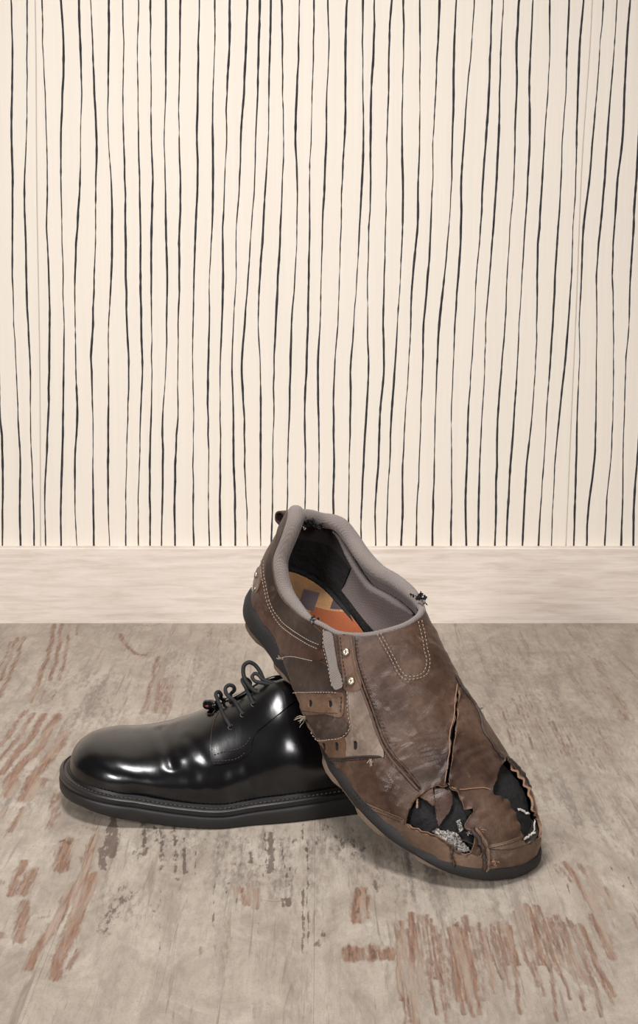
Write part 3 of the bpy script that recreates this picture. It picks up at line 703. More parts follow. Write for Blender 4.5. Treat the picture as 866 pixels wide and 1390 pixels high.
# toe rand, left of / below the torn hole and round the toe
randL = sm(K3([(75,232),(110,258),(160,282),(200,300),(260,325),(312,350),(330,375),(380,395),(430,415),(470,445),(500,470),(520,478),(550,470),(575,480),(600,445),(650,432),(700,416),(740,402),(790,385)]))
randR = np.array([[UL * .80, PL - .012], [UL * .70, PL - .010], [UL * .60, PL - .0006]])
rand_ = clipu(np.vstack([randL, randR, [[UL, PL - .0006], [UL, .0006], [randL[0, 0], .0006]]]))
panel('toe_rand', rand_, M['tan'], .0010, [hole1, holeC], label='lighter tan leather rand around the torn toe')
# side forefoot panel
side = sm(K2([(262,600),(330,598),(400,590),(470,588),(530,592),(570,625),(610,665),(650,705),(690,745)]))
side = np.vstack([side, sm(K6([(150,300),(120,330),(92,390),(80,435)])), sm(K3([(312,345),(260,322),(200,297),(160,279),(110,255),(75,229)])), [[H_(*K2([(262,600)])[0])[0] + .002, .0006]]])
panel('side_panel', clipu(side), M['vamp'], .0007, edge=M['edge_dark'])
# eyestay with the row of slots, worn pale grey
slots = []
for (x, y) in [(272,548), (330,545), (411,540)]:
    slots.append(resample(ppx(K2([(x-7,y-18),(x+2,y-24),(x+9,y-15),(x+10,y+12),(x+3,y+22),(x-6,y+15)])), .0006, True))
stay = np.vstack([sm(K2([(342,40),(352,120),(362,200),(372,290)])), sm(K2([(385,400),(385,450),(378,490),(300,512),(240,512),(215,495)])), sm(K2([(225,515),(245,560),(262,605)])),
   sm(K2([(300,603),(400,592),(480,590),(540,595)])), sm(K2([(540,570),(510,480),(480,400),(455,330),(430,250),(415,160),(405,42)]))])
panel('eyestay', clipu(stay), M['grey_overlay'], .0012, slots, edge=M['edge_dark'], label='worn pale grey leather eyestay with oval slots and rivets')
up = sm(K2([(335,38),(345,120),(355,200),(368,292),(385,298),(432,290),(425,200),(408,120),(400,42)]))
panel('eyestay_top', clipu(up), M['strap'], .0018, edge=M['edge_dark'])
panel('slotted_band', clipu(sm(K2([(222,514),(300,514),(360,503),(372,530),(368,570),(372,592),(300,600),(262,604),(240,560)]))), M['strap'], .0017, slots[:2], edge=M['edge_dark'])
# strap with two holes, dark leather above and below
s2 = [resample(ppx(K2([(x-8,y-14),(x+2,y-18),(x+9,y-10),(x+9,y+10),(x,y+18),(x-8,y+12)])), .0006, True) for x, y in [(212,350), (302,353)]]
panel('strap', clipu(sm(K2([(122,305),(200,306),(280,308),(356,312),(360,355),(356,402),(280,398),(165,392),(140,350)]))), M['strap'], .0016, s2, edge=M['edge'])
panel('quarter_patch', clipu(sm(K2([(60,135),(100,132),(180,145),(262,165),(300,200),(318,260),(325,300),(240,306),(120,302),(95,250),(75,200)]))), M['vamp_dark'], .0008, edge=M['edge_dark'], label='dark brown leather patch on the quarter')
panel('quarter_patch', clipu(sm(K2([(172,395),(260,402),(355,408),(372,440),(370,480),(340,498),(250,512),(215,495),(195,450)]))), M['vamp_dark'], .0011, edge=M['edge_dark'])
# heel counter and dark collar panel
panel('heel_counter', clipu(np.vstack([sm(K1([(95,215),(110,300),(130,380),(165,450),(210,505),(270,545),(335,578)])), sm(K1([(345,620),(300,635),(240,615),(175,602)])), sm(K1([(150,560),(110,500),(75,430),(60,370),(62,300),(80,240)]))])), M['counter'], .0007, edge=M['edge_dark'], label='reddish brown leather heel counter')
co = np.vstack([lat[(np.arange(len(lat)) > 1) & (np.arange(len(lat)) < int(len(lat) * .53))], sm(K1([(345,520),(340,560),(335,585)])), sm(K1([(300,565),(250,535),(205,495),(165,440),(140,370),(122,290),(128,225),(160,150)]))])
panel('collar_panel', clipu(co), M['vamp_dark'], .0013, edge=M['edge_dark'], label='dark leather panel under the collar')
# elastic gore
panel('elastic_gore', clipu(sm(K1([(348,508),(380,520),(392,580),(405,650),(417,735),(400,742),(385,725),(372,650),(352,565)]))), M['knit'], .0020, edge=M['knit_dark'], label='ribbed grey elastic gore')
# black backs set in the slots, shade of the holes painted in
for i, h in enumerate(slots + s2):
    c0 = h.mean(0); bs.shell('slot_shade', (h - c0) * 1.25 + c0, [], [M['dark']] * 3, brown, .0004, .0006, .001, inner=False)
# big seam ridge beside the vamp
def cord(pts, r, mat, off=.001, name='seam_piping', k=6, uvp=None, jit=0.0, flat=1.0):
    q = bs.path(pts, True, .0015) if uvp is None else uvp
    P, N = bs.pt(q, off)
    if jit: P = P + rng.normal(0, jit, P.shape)
    V, F = tube(P, r if np.ndim(r) else np.r_[r * .4, np.full(len(P) - 2, r), r * .4], k, nrm=N, flat=flat); return mesh_obj(name, V, F, mat, brown)
cord(K2([(385,42),(392,110),(408,190),(430,260),(455,330),(480,400),(508,480),(535,545),(570,600),(620,660),(695,745)]), .0009, M['edge_dark'], .0012)
cord(K2([(398,42),(406,110),(422,190),(445,260),(470,330),(495,400),(522,475),(548,535),(585,590),(640,650),(705,735)]), .0008, M['vamp'], .0014)
cord(K2([(265,603),(340,598),(410,592),(480,590),(530,594)]), .0010, M['thread_dark'], .0012)
cord(K2([(862,262),(856,330),(852,400),(832,480),(830,560),(820,640),(812,710)]), .00045, M['edge'], .0010, 'torn_edge')
cord(K6([(292,240),(320,265),(360,270),(430,263),(480,262),(520,276)]), .0004, M['edge'], .0006, 'torn_edge')
cord(K8([(165,560),(178,590),(200,625),(235,670),(258,720),(270,775),(300,820),(350,880)]), .0010, M['vamp_dark'], .0012)
# stitching
W_ = M['thread']
for p in [K1([(118,235),(125,320),(145,400),(180,460),(230,505),(290,545),(335,565)]), K1([(108,235),(117,325),(137,405),(172,470),(225,520),(285,560),(333,583)]),
          K2([(60,140),(120,138),(180,148),(230,160)]), K1([(555,525),(580,570),(610,625),(635,675),(665,703),(710,700),(745,680),(755,650),(745,590),(735,530),(720,470)]),
          K1([(568,520),(592,565),(622,620),(648,668),(670,690),(708,688),(733,672),(742,645),(733,590),(722,530),(708,475)]), K2([(205,480),(240,515),(300,512),(365,495),(385,470),(382,400),(378,300)]),
          K2([(120,300),(200,300),(280,300),(330,302)]), K1([(352,505),(350,560),(370,650),(385,730)])]:
    bs.stitches(p, brown, W_, off=.0024, r=.00030)
for p in [K2([(412,60),(425,160),(450,240),(480,320),(510,400),(540,470),(570,540)]), K2([(330,45),(338,120),(350,200),(360,285)]), K2([(350,320),(350,395)]), K2([(345,50),(352,120),(365,200),(375,285)]),
          K3([(120,270),(200,303),(260,325),(312,348)]), K3([(120,282),(200,315),(255,335),(305,358)]), K3([(610,450),(660,440),(700,428),(735,412)]), K3([(480,445),(488,480),(500,530)]), K3([(474,447),(482,482),(494,532)]),
          K2([(280,615),(340,608),(410,604),(470,602)]), K6([(215,265),(222,300),(232,350),(240,400)]), K2([(175,385),(250,392),(340,396)])]:
    bs.stitches(p, brown, M['thread_dark'], off=.0024, r=.00032)
# rivets and heel badge
def disc(cx_uv, off, r, h, name, mat, dome=.5, ring=False):
    P, N = bs.pt(cx_uv[None], off); P = P[0]; N = N[0]; a = np.cross(N, [0, 0, 1.]); a /= np.linalg.norm(a); b_ = np.cross(N, a)
    V = []; F = []; prof = [(1.0, 0), (1.0, .5), (.85, .85), (.5, 1.0), (.22, 1.0), (.18, .7), (.001, .7)] if ring else [(1, 0), (1, .5), (.8, .85), (.4, 1.0), (.001, 1.02)]
    k = 16
    for rr, hh in prof:
        for j in range(k): t = 2 * math.pi * j / k; V.append(P + (a * math.cos(t) + b_ * math.sin(t)) * r * rr + N * h * hh)
    for i in range(len(prof) - 1):
        for j in range(k): F.append((i * k + j, i * k + (j + 1) % k, (i + 1) * k + (j + 1) % k, (i + 1) * k + j))
    return mesh_obj(name, V, F, mat, brown)
for p in K2([(371,121), (396,253)]): disc(H_(*p), .0024, .0030, .0016, 'rivet', M['steel'], ring=True)
tab = sm(K7([(178,520),(205,495),(224,540),(218,620),(196,690),(172,708),(160,670),(164,600)]), .001)
panel('heel_tab', clipu(tab), M['grey_overlay'], .0016, label='pale oval tab with a metal badge on the heel')
disc(H_(*K7([(196,566)])[0]), .0028, .0026, .0014, 'badge', M['steel'])
q = bs.path(K7([(172,640),(168,672),(174,694),(186,690),(194,665)]), True, .001); P, N = bs.pt(q, .003); V, F = tube(P, .0006, 6); mesh_obj('badge_ring', V, F, M['steel'], brown)

# --- collar roll, lining, insole
def loop_inset(q, off): return bs.pt(q, off)
nl, nm = len(lat), len(med)
ring = np.vstack([lat, med[1:]])
P, N = bs.pt(ring, 0)
t = np.linspace(0, 1, nl)
rl = np.interp(t, [0, .12, .3, .45, .52, .6, .9, 1], [.0062, .0068, .0058, .0036, .0022, .0020, .0022, .0028])
rm_ = np.interp(np.linspace(0, 1, nm - 1), [0, .15, .5, 1], [.0030, .0052, .0066, .0062]); rr = np.r_[rl, rm_]
Cc = P - N * (rr[:, None] * .95) + np.array([0, 0, 1]) * (rr[:, None] * .35)
Cc = np.vstack([Cc]); 
for k in range(3): Cc[1:-1] = (Cc[:-2] + Cc[1:-1] * 2 + Cc[2:]) / 4
mid_ = (Cc[0] + Cc[-1]) / 2; Cc[0] = Cc[-1] = mid_
jc = slice(0, nl); 
V, F = tube(Cc, rr, 14, closed=False, cap=True); collar = mesh_obj('collar', V, F, M['knit'], brown); collar['label'] = 'padded grey knit collar'
# inner lining walls: from the collar down to the insole
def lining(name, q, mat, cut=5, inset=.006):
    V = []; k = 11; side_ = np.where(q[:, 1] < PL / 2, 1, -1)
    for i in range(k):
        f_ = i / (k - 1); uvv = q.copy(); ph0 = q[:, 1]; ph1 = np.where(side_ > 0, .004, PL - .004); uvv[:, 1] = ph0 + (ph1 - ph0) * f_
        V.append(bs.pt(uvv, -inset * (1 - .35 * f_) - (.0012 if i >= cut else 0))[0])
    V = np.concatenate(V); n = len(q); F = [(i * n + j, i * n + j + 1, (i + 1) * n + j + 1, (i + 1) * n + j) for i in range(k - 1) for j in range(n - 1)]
    return mesh_obj(name, V, F, [mat, M['dark']], brown, [0 if i < cut else 1 for i in range(k - 1) for j in range(n - 1)])  # lower rows are black: shade deep inside the shoe put into the colour
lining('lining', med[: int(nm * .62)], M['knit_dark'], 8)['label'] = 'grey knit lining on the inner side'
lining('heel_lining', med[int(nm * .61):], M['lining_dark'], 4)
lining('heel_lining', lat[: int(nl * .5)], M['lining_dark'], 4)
fq = med[6: int(nm * .80)].copy(); fq[:, 1] += (PL - .004 - fq[:, 1]) * np.interp(np.arange(len(fq)), [0, len(fq) * .5, len(fq)], [.20, .28, .10])
P, N = bs.pt(fq, -.0085); V, F = tube(P, np.interp(np.linspace(0, 1, len(fq)), [0, .2, .8, 1], [.001, .0034, .0030, .0008]), 10); mesh_obj('lining_fold', V, F, M['knit_dark'], brown)
# insole
FL = bs.feather_loop(); IN = offset_loop(FL, 0)
il = FL - IN * .0065; cen = np.array([0, 0, 0.])
V = []; sc = np.linspace(0, 1, 10)
mx = il[:, 0]; 
for f_ in sc:
    Q = il.copy(); Q[:, 1] = Q[:, 1] * (1 - f_) ; Q[:, 0] = Q[:, 0] * (1 - f_ * .25) + .25 * f_ * .14
    Q[:, 2] = np.minimum(il[:, 2], .0165) + .004 + .006 * np.clip((.19 - Q[:, 0]) / .05, 0, 1) + .0075 * (1 - f_) ** 3 + .006; V.append(Q)
n = len(il); V = np.concatenate(V); F = [(i * n + j, i * n + (j + 1) % n, (i + 1) * n + (j + 1) % n, (i + 1) * n + j) for i in range(9) for j in range(n)]
m = NT('patterned_insole'); tc = m.coord(); sx = m.new('ShaderNodeSeparateXYZ'); m.link(tc, sx.inputs[0]); X_, Y_ = sx.outputs[0], sx.outputs[1]
PP = m.math('MULTIPLY', m.math('ADD', X_, Y_), .7071); QQ = m.math('MULTIPLY', m.math('SUBTRACT', X_, Y_), .7071)
def rect(x0, x1, y0, y1):
    return m.math('MULTIPLY', m.math('MULTIPLY', m.math('GREATER_THAN', PP, x0), m.math('LESS_THAN', PP, x1)), m.math('MULTIPLY', m.math('GREATER_THAN', QQ, y0), m.math('LESS_THAN', QQ, y1)))
base = m.ramp(m.noise(tc, 40, 5, .6), [(.3, srgb(150, 118, 88)), (.5, srgb(186, 138, 92)), (.7, srgb(208, 142, 80))])
ed = m.math('ADD', PP, m.math('MULTIPLY', m.noise(tc, 90, 3), .006))
orr = m.math('MULTIPLY', m.math('GREATER_THAN', QQ, .0265), m.math('GREATER_THAN', ed, .045))
base = m.mix(orr, base, srgb(158, 82, 44))
base = m.mix(m.math('MULTIPLY', rect(.0275, .040, -.018, -.007), .6), base, srgb(112, 92, 90))
base = m.mix(rect(.030, .0435, .0095, .034), base, srgb(98, 84, 90)); base = m.mix(rect(.0555, .0655, .0102, .0245), base, srgb(66, 54, 60))
wv = m.new('ShaderNodeTexWave', wave_type='BANDS', bands_direction='Y'); m.link(tc, wv.inputs[0]); wv.inputs['Scale'].default_value = 240
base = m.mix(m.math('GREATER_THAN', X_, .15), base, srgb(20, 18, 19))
base = m.mix(m.math('MULTIPLY', wv.outputs['Fac'], .35), base, srgb(84, 62, 48)); m.out(base, .9); m.bump(wv.outputs['Fac'], .5, .0006)
mesh_obj('insole', V, F, m.m, brown)['label'] = 'orange and tan patterned insole with grey squares'
ib = resample(il + [0, 0, .0205], .004, True); k0 = int(np.argmax(ib[:, 0])); ib = np.roll(ib, -k0, 0); ib = ib[ib[:, 0] < .16]
V, F = tube(ib, .0024, 8); mesh_obj('insole_binding', V, F, M['dark'], brown)

# --- sole
def bzb(x): return .0085 * np.exp(-((x - .120) / .030) ** 2) + .013 * np.clip((x - .215) / .11, 0, 1) ** 1.7 + .005 * np.clip((.02 - x) / .02, 0, 1) ** 1.5
FL2 = FL; mg = .0005
ow = np.interp(FL2[:, 0], [0, .08, .105, .165, .19, .30], [.0030, .0006, -.004, -.006, .0006, .0022]); ow = np.where(FL2[:, 1] > 0, .003, ow)
V, F = sole_band(FL2, IN, [(-.003, 1, .0022), (ow - .0022, 1, .0030), (ow - .0006, 1, .0016), (ow + .0004, .8, 0), (ow + .0010, .55, 0), (ow + .0004, .30, 0), (ow - .0015, .20, 0), (-.008, .20, 0)], bzb)
mb = MB(); mb.add(V, F); nn = len(FL2); mb.f.append([i + 7 * nn for i in range(nn)]); mb.m.append(0)
mb.f.append([i for i in range(nn)][::-1]); mb.m.append(0)
so = mb.build('midsole', M['rubber'], brown, sharp=40); so['label'] = 'thin black rubber sidewall'
arc = np.r_[0, np.cumsum(np.linalg.norm(np.diff(FL2, axis=0), axis=1))]
sc_ = .0028 + .0014 * np.clip(np.sin(arc * 2 * math.pi / .052 + 1.0) * 2.2, -1, 1) - np.clip(.0022 - ow, 0, 1) - np.interp(FL2[:, 0], [0, .08, .12], [.003, .002, 0])
front = np.clip((FL2[:, 0] - .285) / .02, 0, 1); sc_ = sc_ * (1 - front) + .0005 * front
V, F = sole_band(FL2, IN, [(sc_ - .004, .42, 0), (sc_, .36, 0), (sc_ + .0006, .15, 0), (sc_ - .001, 0.0, .0), (sc_ - .006, 0, 0)], bzb)
mb = MB(); mb.add(V, F); mb.f.append([i + 4 * nn for i in range(nn)]); mb.m.append(0); mb.build('outsole', M['lug'], brown, sharp=40)['label'] = 'brown scalloped rubber outsole'

# --- torn toe: cloth lining and scraps
reg = np.array([[UL * .60, .006], [UL * .995, .006], [UL * .995, PL - .006], [UL * .60, PL - .006]])
bs.shell('torn_lining', resample(reg, .003, True), [], [M['dark'], M['dark'], M['dark']], brown, -.0048, .001, .003, inner=False, rim=False)['label'] = 'black cloth lining showing in the holes'
def scrap(name, pts, mat, off, jag=.0004, th=.0012):
    o = bs.shell(name, clipu(ppx(pts)), [], [mat, mat, M['edge']], brown, off, th, .0014, jag=jag); return o
scrap('torn_flap', K6([(226,256),(262,262),(300,270),(318,292),(320,335),(300,385),(262,435),(246,460),(238,430),(230,380),(224,320)]), M['counter'], -.0010)
scrap('torn_flap', K6([(150,308),(182,282),(216,262),(224,300),(226,350),(214,352),(188,326)]), M['vamp'], -.0004)
scrap('torn_flap', K6([(134,318),(142,318),(140,365),(133,368)]), M['edge'], -.0004)
m = NT('frayed_cloth'); v = m.coord(); m.out(m.mix(m.ramp(m.noise(v, 420, 5, .8, 1.0), [(.42, 0.0), (.62, 1.0)]), srgb(34, 31, 32), srgb(186, 180, 174)), .9); m.bump(m.noise(v, 500, 3), .8, .002); M['fcloth'] = m.m
scrap('frayed_cloth', K6([(212,482),(240,468),(262,486),(300,480),(345,498),(372,540),(412,580),(392,596),(345,584),(296,545),(250,518)]), M['fcloth'], -.0012, .0012)
scrap('frayed_cloth', K6([(335,425),(358,418),(368,450),(372,488),(352,490),(345,450)]), M['fcloth'], -.0006, .0014)
scrap('frayed_cloth', K6([(385,490),(405,480),(430,482),(412,498),(390,502)]), M['fcloth'], -.0002, .0014)
for p in [K6([(603,320),(600,335),(608,348)]), K6([(664,480),(672,500),(680,525)]), K6([(684,522),(705,512),(728,500),(742,485)]), K6([(742,485),(738,450),(744,425)]), K6([(650,365),(680,378),(715,400)])]:
    cord(p, .0009, M['fray'], -.0008, 'frayed_edge', jit=.0006, flat=.5)
# crumpled strips of leather between the hole and the sole
for p, mt, r in [(K6([(415,470),(445,520),(468,570),(478,630),(470,685)]), M['vamp_dark'], .0016), (K6([(430,470),(465,515),(492,560),(500,620),(490,680)]), M['tan'], .0014), (K6([(445,500),(480,560),(488,620),(480,680)]), M['edge_dark'], .0012),
                 (K6([(505,640),(525,632),(545,640)]), M['edge'], .0008), (K6([(320,540),(312,600),(335,680)]), M['edge_dark'], .0008)]:
    cord(p, r, mt, .0016, 'torn_strip', jit=.0004)
# ragged strip curling away at the right of the toe
a0, n0 = bs.pt(np.array([H_(*K6([(600,112)])[0])]), 0); Mi = bs.Mi
def near(px, py, ref_local, push=0.0):
    w0 = (BP @ np.r_[ref_local, 1])[:3]; d = ray(px, py); t_ = ((w0 - CO) @ CF) / (d @ CF); return (Mi @ np.r_[CO + d * (t_ - push), 1])[:3]
strip = np.array([near(*K6([p])[0], a0[0], .004) for p in [(600,108),(632,138),(656,172),(680,204),(702,234),(720,266)]]); strip = smooth_path(strip, .0015)
V, F = tube(strip + rng.normal(0, .0002, strip.shape), np.interp(np.linspace(0, 1, len(strip)), [0, .3, .6, 1], [.0022, .0032, .0040, .0006]), 8, flat=.4, nrm=(.3, .2, 1)); mesh_obj('torn_strip', V, F, M['vamp_dark'], brown)
def tuft(name, px, py, dirs, L, mat, n=9, r=.00028, off=.001):
    uvp = H_(px, py); P, N = bs.pt(uvp[None], off); P = P[0]; N = N[0]; mb = MB()
    for i in range(n):
        d = np.asarray(dirs, float) + rng.normal(0, .35, 3); d /= np.linalg.norm(d); q = [P + rng.normal(0, .0006, 3)]
        for s_ in range(5): q.append(q[-1] + (d + rng.normal(0, .3, 3)) * L * random.uniform(.12, .26))
        V, F = tube(smooth_path(q, .0008), r, 4); mb.add(V, F)
    return mb.build(name, mat, brown)
wd_l = lambda v: Mi[:3, :3] @ np.array(v, float)
tuft('loose_thread', *K2([(185,412)])[0], wd_l((-1, -.2, -.35)), .007, M['thread'], 9)
tuft('loose_thread', *K8([(250,690)])[0], wd_l((.5, -.3, .8)), .004, M['thread'], 8)
tuft('loose_thread', *K2([(65,140)])[0], wd_l((-.8, -.5, .1)), .004, M['thread'], 6)
tuft('loose_thread', *K2([(480,605)])[0], wd_l((-.1, -.9, -.3)), .004, M['thread'], 8)
tuft('loose_thread', *K6([(530,640)])[0], wd_l((.1, -.9, .3)), .005, M['edge'], 10)
tuft('loose_thread', *K6([(455,478)])[0], wd_l((.3, -.9, .3)), .004, M['edge'], 8)
# worn spots on the collar: heel top and both front corners
def rag(center, size, mat, name, n=26, k=5):
    mb = MB()
    for i in range(n):
        c0 = center + rng.normal(0, 1, 3) * size * .5; q = c0 + np.cumsum(rng.normal(0, size * .35, (k, 3)), 0); V, F = tube(smooth_path(q, .001), random.uniform(.0004, .0010), 5); mb.add(V, F)
    return mb.build(name, mat, brown)
for (qx, qy), sz, nn_ in [((408, 708), .0026, 40), ((415, 711), .0028, 40), ((424, 710), .0026, 30), ((433, 716), .0018, 22)]:
    rag(near(qx, qy, Cc[-3], .005), sz, M['dark'], 'worn_foam', nn_)
rag(near(410, 712, Cc[-3], .008), .0022, M['fray'], 'frayed_fibre', 8)
V_, N_ = bs.pt(lat[int(nl * .53)][None], -.001); rag(V_[0] + [0, 0, .002], .0018, M['dark'], 'worn_foam', 18); rag(V_[0] + [0, 0, .0025], .0016, M['knit_dark'], 'frayed_fibre', 10)
rag(Cc[nl + 4] + np.array([0, 0, .003]), .0026, M['dark'], 'worn_foam', 26); rag(Cc[nl + 2] + np.array([0, 0, .004]), .002, M['knit'], 'frayed_fibre', 12)
# pull loop at the heel
Pp, Nn = bs.pt(np.array([[.0, lat[0, 1] - .004]]), .0); h0 = Pp[0]
lp = np.array([h0 + p for p in [(.003, 0, .002), (-.004, 0, .006), (-.012, 0, .005), (-.0155, 0, 0), (-.013, 0, -.005), (-.006, 0, -.006), (-.001, 0, -.008)]]); lp = smooth_path(lp, .0012)
V = []; F = []; n = len(lp)
T = np.gradient(lp, axis=0); T /= np.linalg.norm(T, axis=1, keepdims=True); NB = np.cross(T, [0, 1, 0])
for s_ in (-1, 1):
    for tt in (0, .0014): V.append(lp + np.array([0, s_ * .0075, 0]) + NB * tt)
V = np.concatenate(V)
for i in range(n - 1):
    for a, b_ in ((0, 1), (1, 3), (3, 2), (2, 0)): F.append((a * n + i, b_ * n + i, b_ * n + i + 1, a * n + i + 1))
mesh_obj('pull_loop', V, F, M['vamp_dark'], brown, smooth=False)

# ------------------------------------------------------------------ the polished black derby (left shoe) lying flat
KP = pose(math.radians(186.61), 0, 0, (.1142, .9793, 0))
rowsb = [
 [.0, -.034, .036, .0, .0, .14, .0251, 2.3], [.01, -.034, .036, .01, .0, .14, .0251, 2.3], [.03, -.034, .037, .03, .0, .14, .0251, 2.3],
 [.06, -.034, .0381, .06, .0, .134, .0231, 2.2], [.09, -.033, .0437, .09, .0, .099, .0211, 2.1], [.118, -.034, .0485, .119, .0, .0875, .0201, 2.05],
 [.145, -.038, .0527, .147, .0, .0940, .0191, 2.1], [.175, -.044, .0548, .182, -.002, .0766, .0173, 2.15], [.195, -.048, .0576, .206, -.003, .0659, .0162, 2.25],
 [.2232, -.05, .0545, .2382, -.004, .0545, .0182, 2.45], [.2400, -.0495, .0515, .2600, -.004, .0515, .0202, 2.5], [.2520, -.0480, .0490, .2830, -.004, .0515, .0218, 2.5],
 [.2575, -.0472, .0480, .2985, -.004, .0485, .0226, 2.35], [.2595, -.0470, .0477, .3075, -.004, .0415, .0229, 2.25], [.2604, -.0469, .0476, .3125, -.004, .0290, .0230, 2.15]]
ks = Shoe(rowsb, .045, lambda z: -.003 * np.exp(-((z - .05) / .03) ** 2) + .006 * np.clip((z - .06) / .05, 0, 1.5), KP, (330, 1050))
black = root('dress_shoe', KP, label='polished black leather lace-up shoe lying flat on the floor, under the brown one', cat='shoe')
def J4(l): return px_path(l, 60, 880, 2.062)
def J5(l): return px_path(l, 260, 880, 5.41)
def mat_black(name, c, rough, coat=.6, cr=.12):
    m = NT(name); v = m.coord(); n = m.noise(v, 30, 4)
    m.out(m.mix(n, c, tuple(x * 1.6 for x in c[:3]) + (1,)), m.ramp(m.noise(v, 26, 5, .6), [(.3, rough), (.7, rough + .07)]), spec=.5, coat=coat, coatr=cr)
    h = m.math('ADD', m.math('MULTIPLY', m.noise(v, 900, 3), .25), m.math('MULTIPLY', m.noise(m.coord(scale=(2.5, 1, 1)), 70, 4, .6, .6), .8)); m.bump(h, .10, .0008); return m.m
M['bl'] = mat_black('polished_black_leather', srgb(8, 7, 8), .17, .15, .15)
M['bls'] = mat_black('black_sole', srgb(20, 18, 19), .5, 0, .3)
M['blw'] = mat_black('black_welt', srgb(16, 14, 15), .34, .1, .25)
M['lace'] = mat_plain('black_lace', srgb(18, 17, 18), .7, (900, .6, .0006))
M['bthread'] = mat_plain('dark_brown_thread', srgb(74, 58, 50), .7)
kUL, kPL = ks.UL, ks.PL
kcr = [ks.path(p, True, .002) for p in [J4([(325,228),(338,260),(350,300),(356,330)]), J4([(365,225),(372,260),(378,290)]), J4([(420,345),(425,375)]), J4([(480,350),(484,385)]), J4([(565,340),(575,375)]), J4([(400,250),(430,280),(450,310)])]]
kca = [.0007, .0004, .0002, .0002, .0002, .0003]
def kdisp(uv, P):
    d = np.zeros(len(uv))
    for q, a in zip(kcr, kca):
        mn, mx = q.min(0) - .012, q.max(0) + .012; k = np.where(((uv > mn) & (uv < mx)).all(1))[0]
        if len(k): dd = seg_dist(uv[k], q); d[k] += -a * np.exp(-(dd / .0035) ** 2) + a * .5 * np.exp(-((dd - .007) / .004) ** 2)
    d += vnoise(P * np.array([1.6, 1, 1]), 24, 5, 2) * .0003
    return d
ks.disp = kdisp
def kuv(xe, z, side):
    uu = np.linspace(0, 1, 2000); r = ks.f(uu); i = int(np.argmin(np.abs(r[:, 0] - xe)))
    S_ = np.clip((z - r[i, 6]) / (r[i, 5] - r[i, 6]), 0, 1); ph = math.asin(min(1, S_ ** (r[i, 7] / 2)))
    return np.array([uu[i] * kUL, (ph if side < 0 else math.pi - ph) / math.pi * kPL])
def kxy(xe, frac):
    """frac: 0..1 over the arch angle, .5 = ridge"""
    uu = np.linspace(0, 1, 2000); r = ks.f(uu); i = int(np.argmin(np.abs(r[:, 3] - xe))); return np.array([uu[i] * kUL, frac * kPL])
side_z = [(0, .056), (.012, .053), (.03, .040), (.055, .040), (.08, .048), (.10, .060), (.112, .068)]
kl = [kuv(x, z, 1) for x, z in side_z] + [kxy(.132, .5 + .09), kxy(.152, .5 + .055), kxy(.180, .5 + .04), kxy(.200, .5 + .028), kxy(.204, .5)]
kl[0] = kuv(0, .056, 1) * [0, 1]
km = [np.array([p[0], kPL - p[1]]) for p in kl[:-1]][::-1]
klp = smooth_path(np.array(kl), .002); kmp = smooth_path(np.vstack([kl[-1:], km]), .002)
kout = np.vstack([[[0, 0]], [[kUL, 0]], [[kUL, kPL]], [[0, kPL]], klp, kmp[1:]])
ks.shell('upper', clip_ := kout, [], [M['bl'], M['lining_dark'], M['blw']], black, 0, .0016, .0022)
# rolled topline, tongue, lining
P, N = ks.pt(np.vstack([klp, kmp[1:]]), 0); V, F = tube(P - N * .0006, .0011, 8); mesh_obj('topline', V, F, M['bl'], black)
tg = []; fr_ = np.linspace(-.16, .16, 13)
for i, xe in enumerate(np.linspace(.122, .212, 24)):
    q = np.array([kxy(xe, .5 + f * (1 if xe > .13 else 1.1)) for f in fr_]); A_, N_ = ks.pt(q, -.0030 - .0012 * np.cos(i * .9)); 
    pass
    tg.append(A_)
V = np.vstack(tg); F = [(a * 13 + b_, a * 13 + b_ + 1, (a + 1) * 13 + b_ + 1, (a + 1) * 13 + b_) for a in range(23) for b_ in range(12)]
to = mesh_obj('tongue', V, F, M['bl'], black); md = to.modifiers.new('t', 'SOLIDIFY'); md.thickness = .0022
# eyelet facings (quarters) with their seams, both sides
def mirror(q): q = q.copy(); q[:, 1] = kPL - q[:, 1]; return q
fc_front = np.array([ks.hit(*p) for p in J4([(492,166),(478,188),(468,215),(463,250),(465,290),(472,322),(510,322),(550,312),(574,290),(590,243),(620,215),(660,182),(700,150),(740,118)])])
fc = np.vstack([klp[(klp[:, 0] > klp[0, 0]) & (klp[:, 0] > kuv(.105, .065, 1)[0]) & (klp[:, 0] < kxy(.197, .5)[0])], smooth_path(fc_front, .002)])
fc[:, 1] = np.clip(fc[:, 1], 0, kPL)
ks.shell('facing', fc, [], [M['bl'], M['bl'], M['blw']], black, .0011, .0016, .0020, inner=False)
ks.shell('facing', mirror(fc), [], [M['bl'], M['bl'], M['blw']], black, .0011, .0016, .0020, inner=False)
ks.stitches([(0, 0)], black, M['bthread'], off=.0016, r=.00028, L=.0016, gap=.0009, uvpath=smooth_path(np.array([ks.hit(*p) for p in J4([(498,172),(484,192),(474,218),(469,250),(471,288)])]), .001))
ks.stitches([(0, 0)], black, M['bthread'], off=.0016, r=.00028, L=.0016, gap=.0009, uvpath=smooth_path(np.array([ks.hit(*p) for p in J4([(476,300),(500,292),(540,285),(566,270),(582,246)])]), .001))
ks.stitches([(0, 0)], black, M['bthread'], off=.0016, r=.00028, L=.0016, gap=.0009, uvpath=smooth_path(np.array([ks.hit(*p) for p in J4([(478,318),(510,316),(546,307),(568,288)])]), .001))
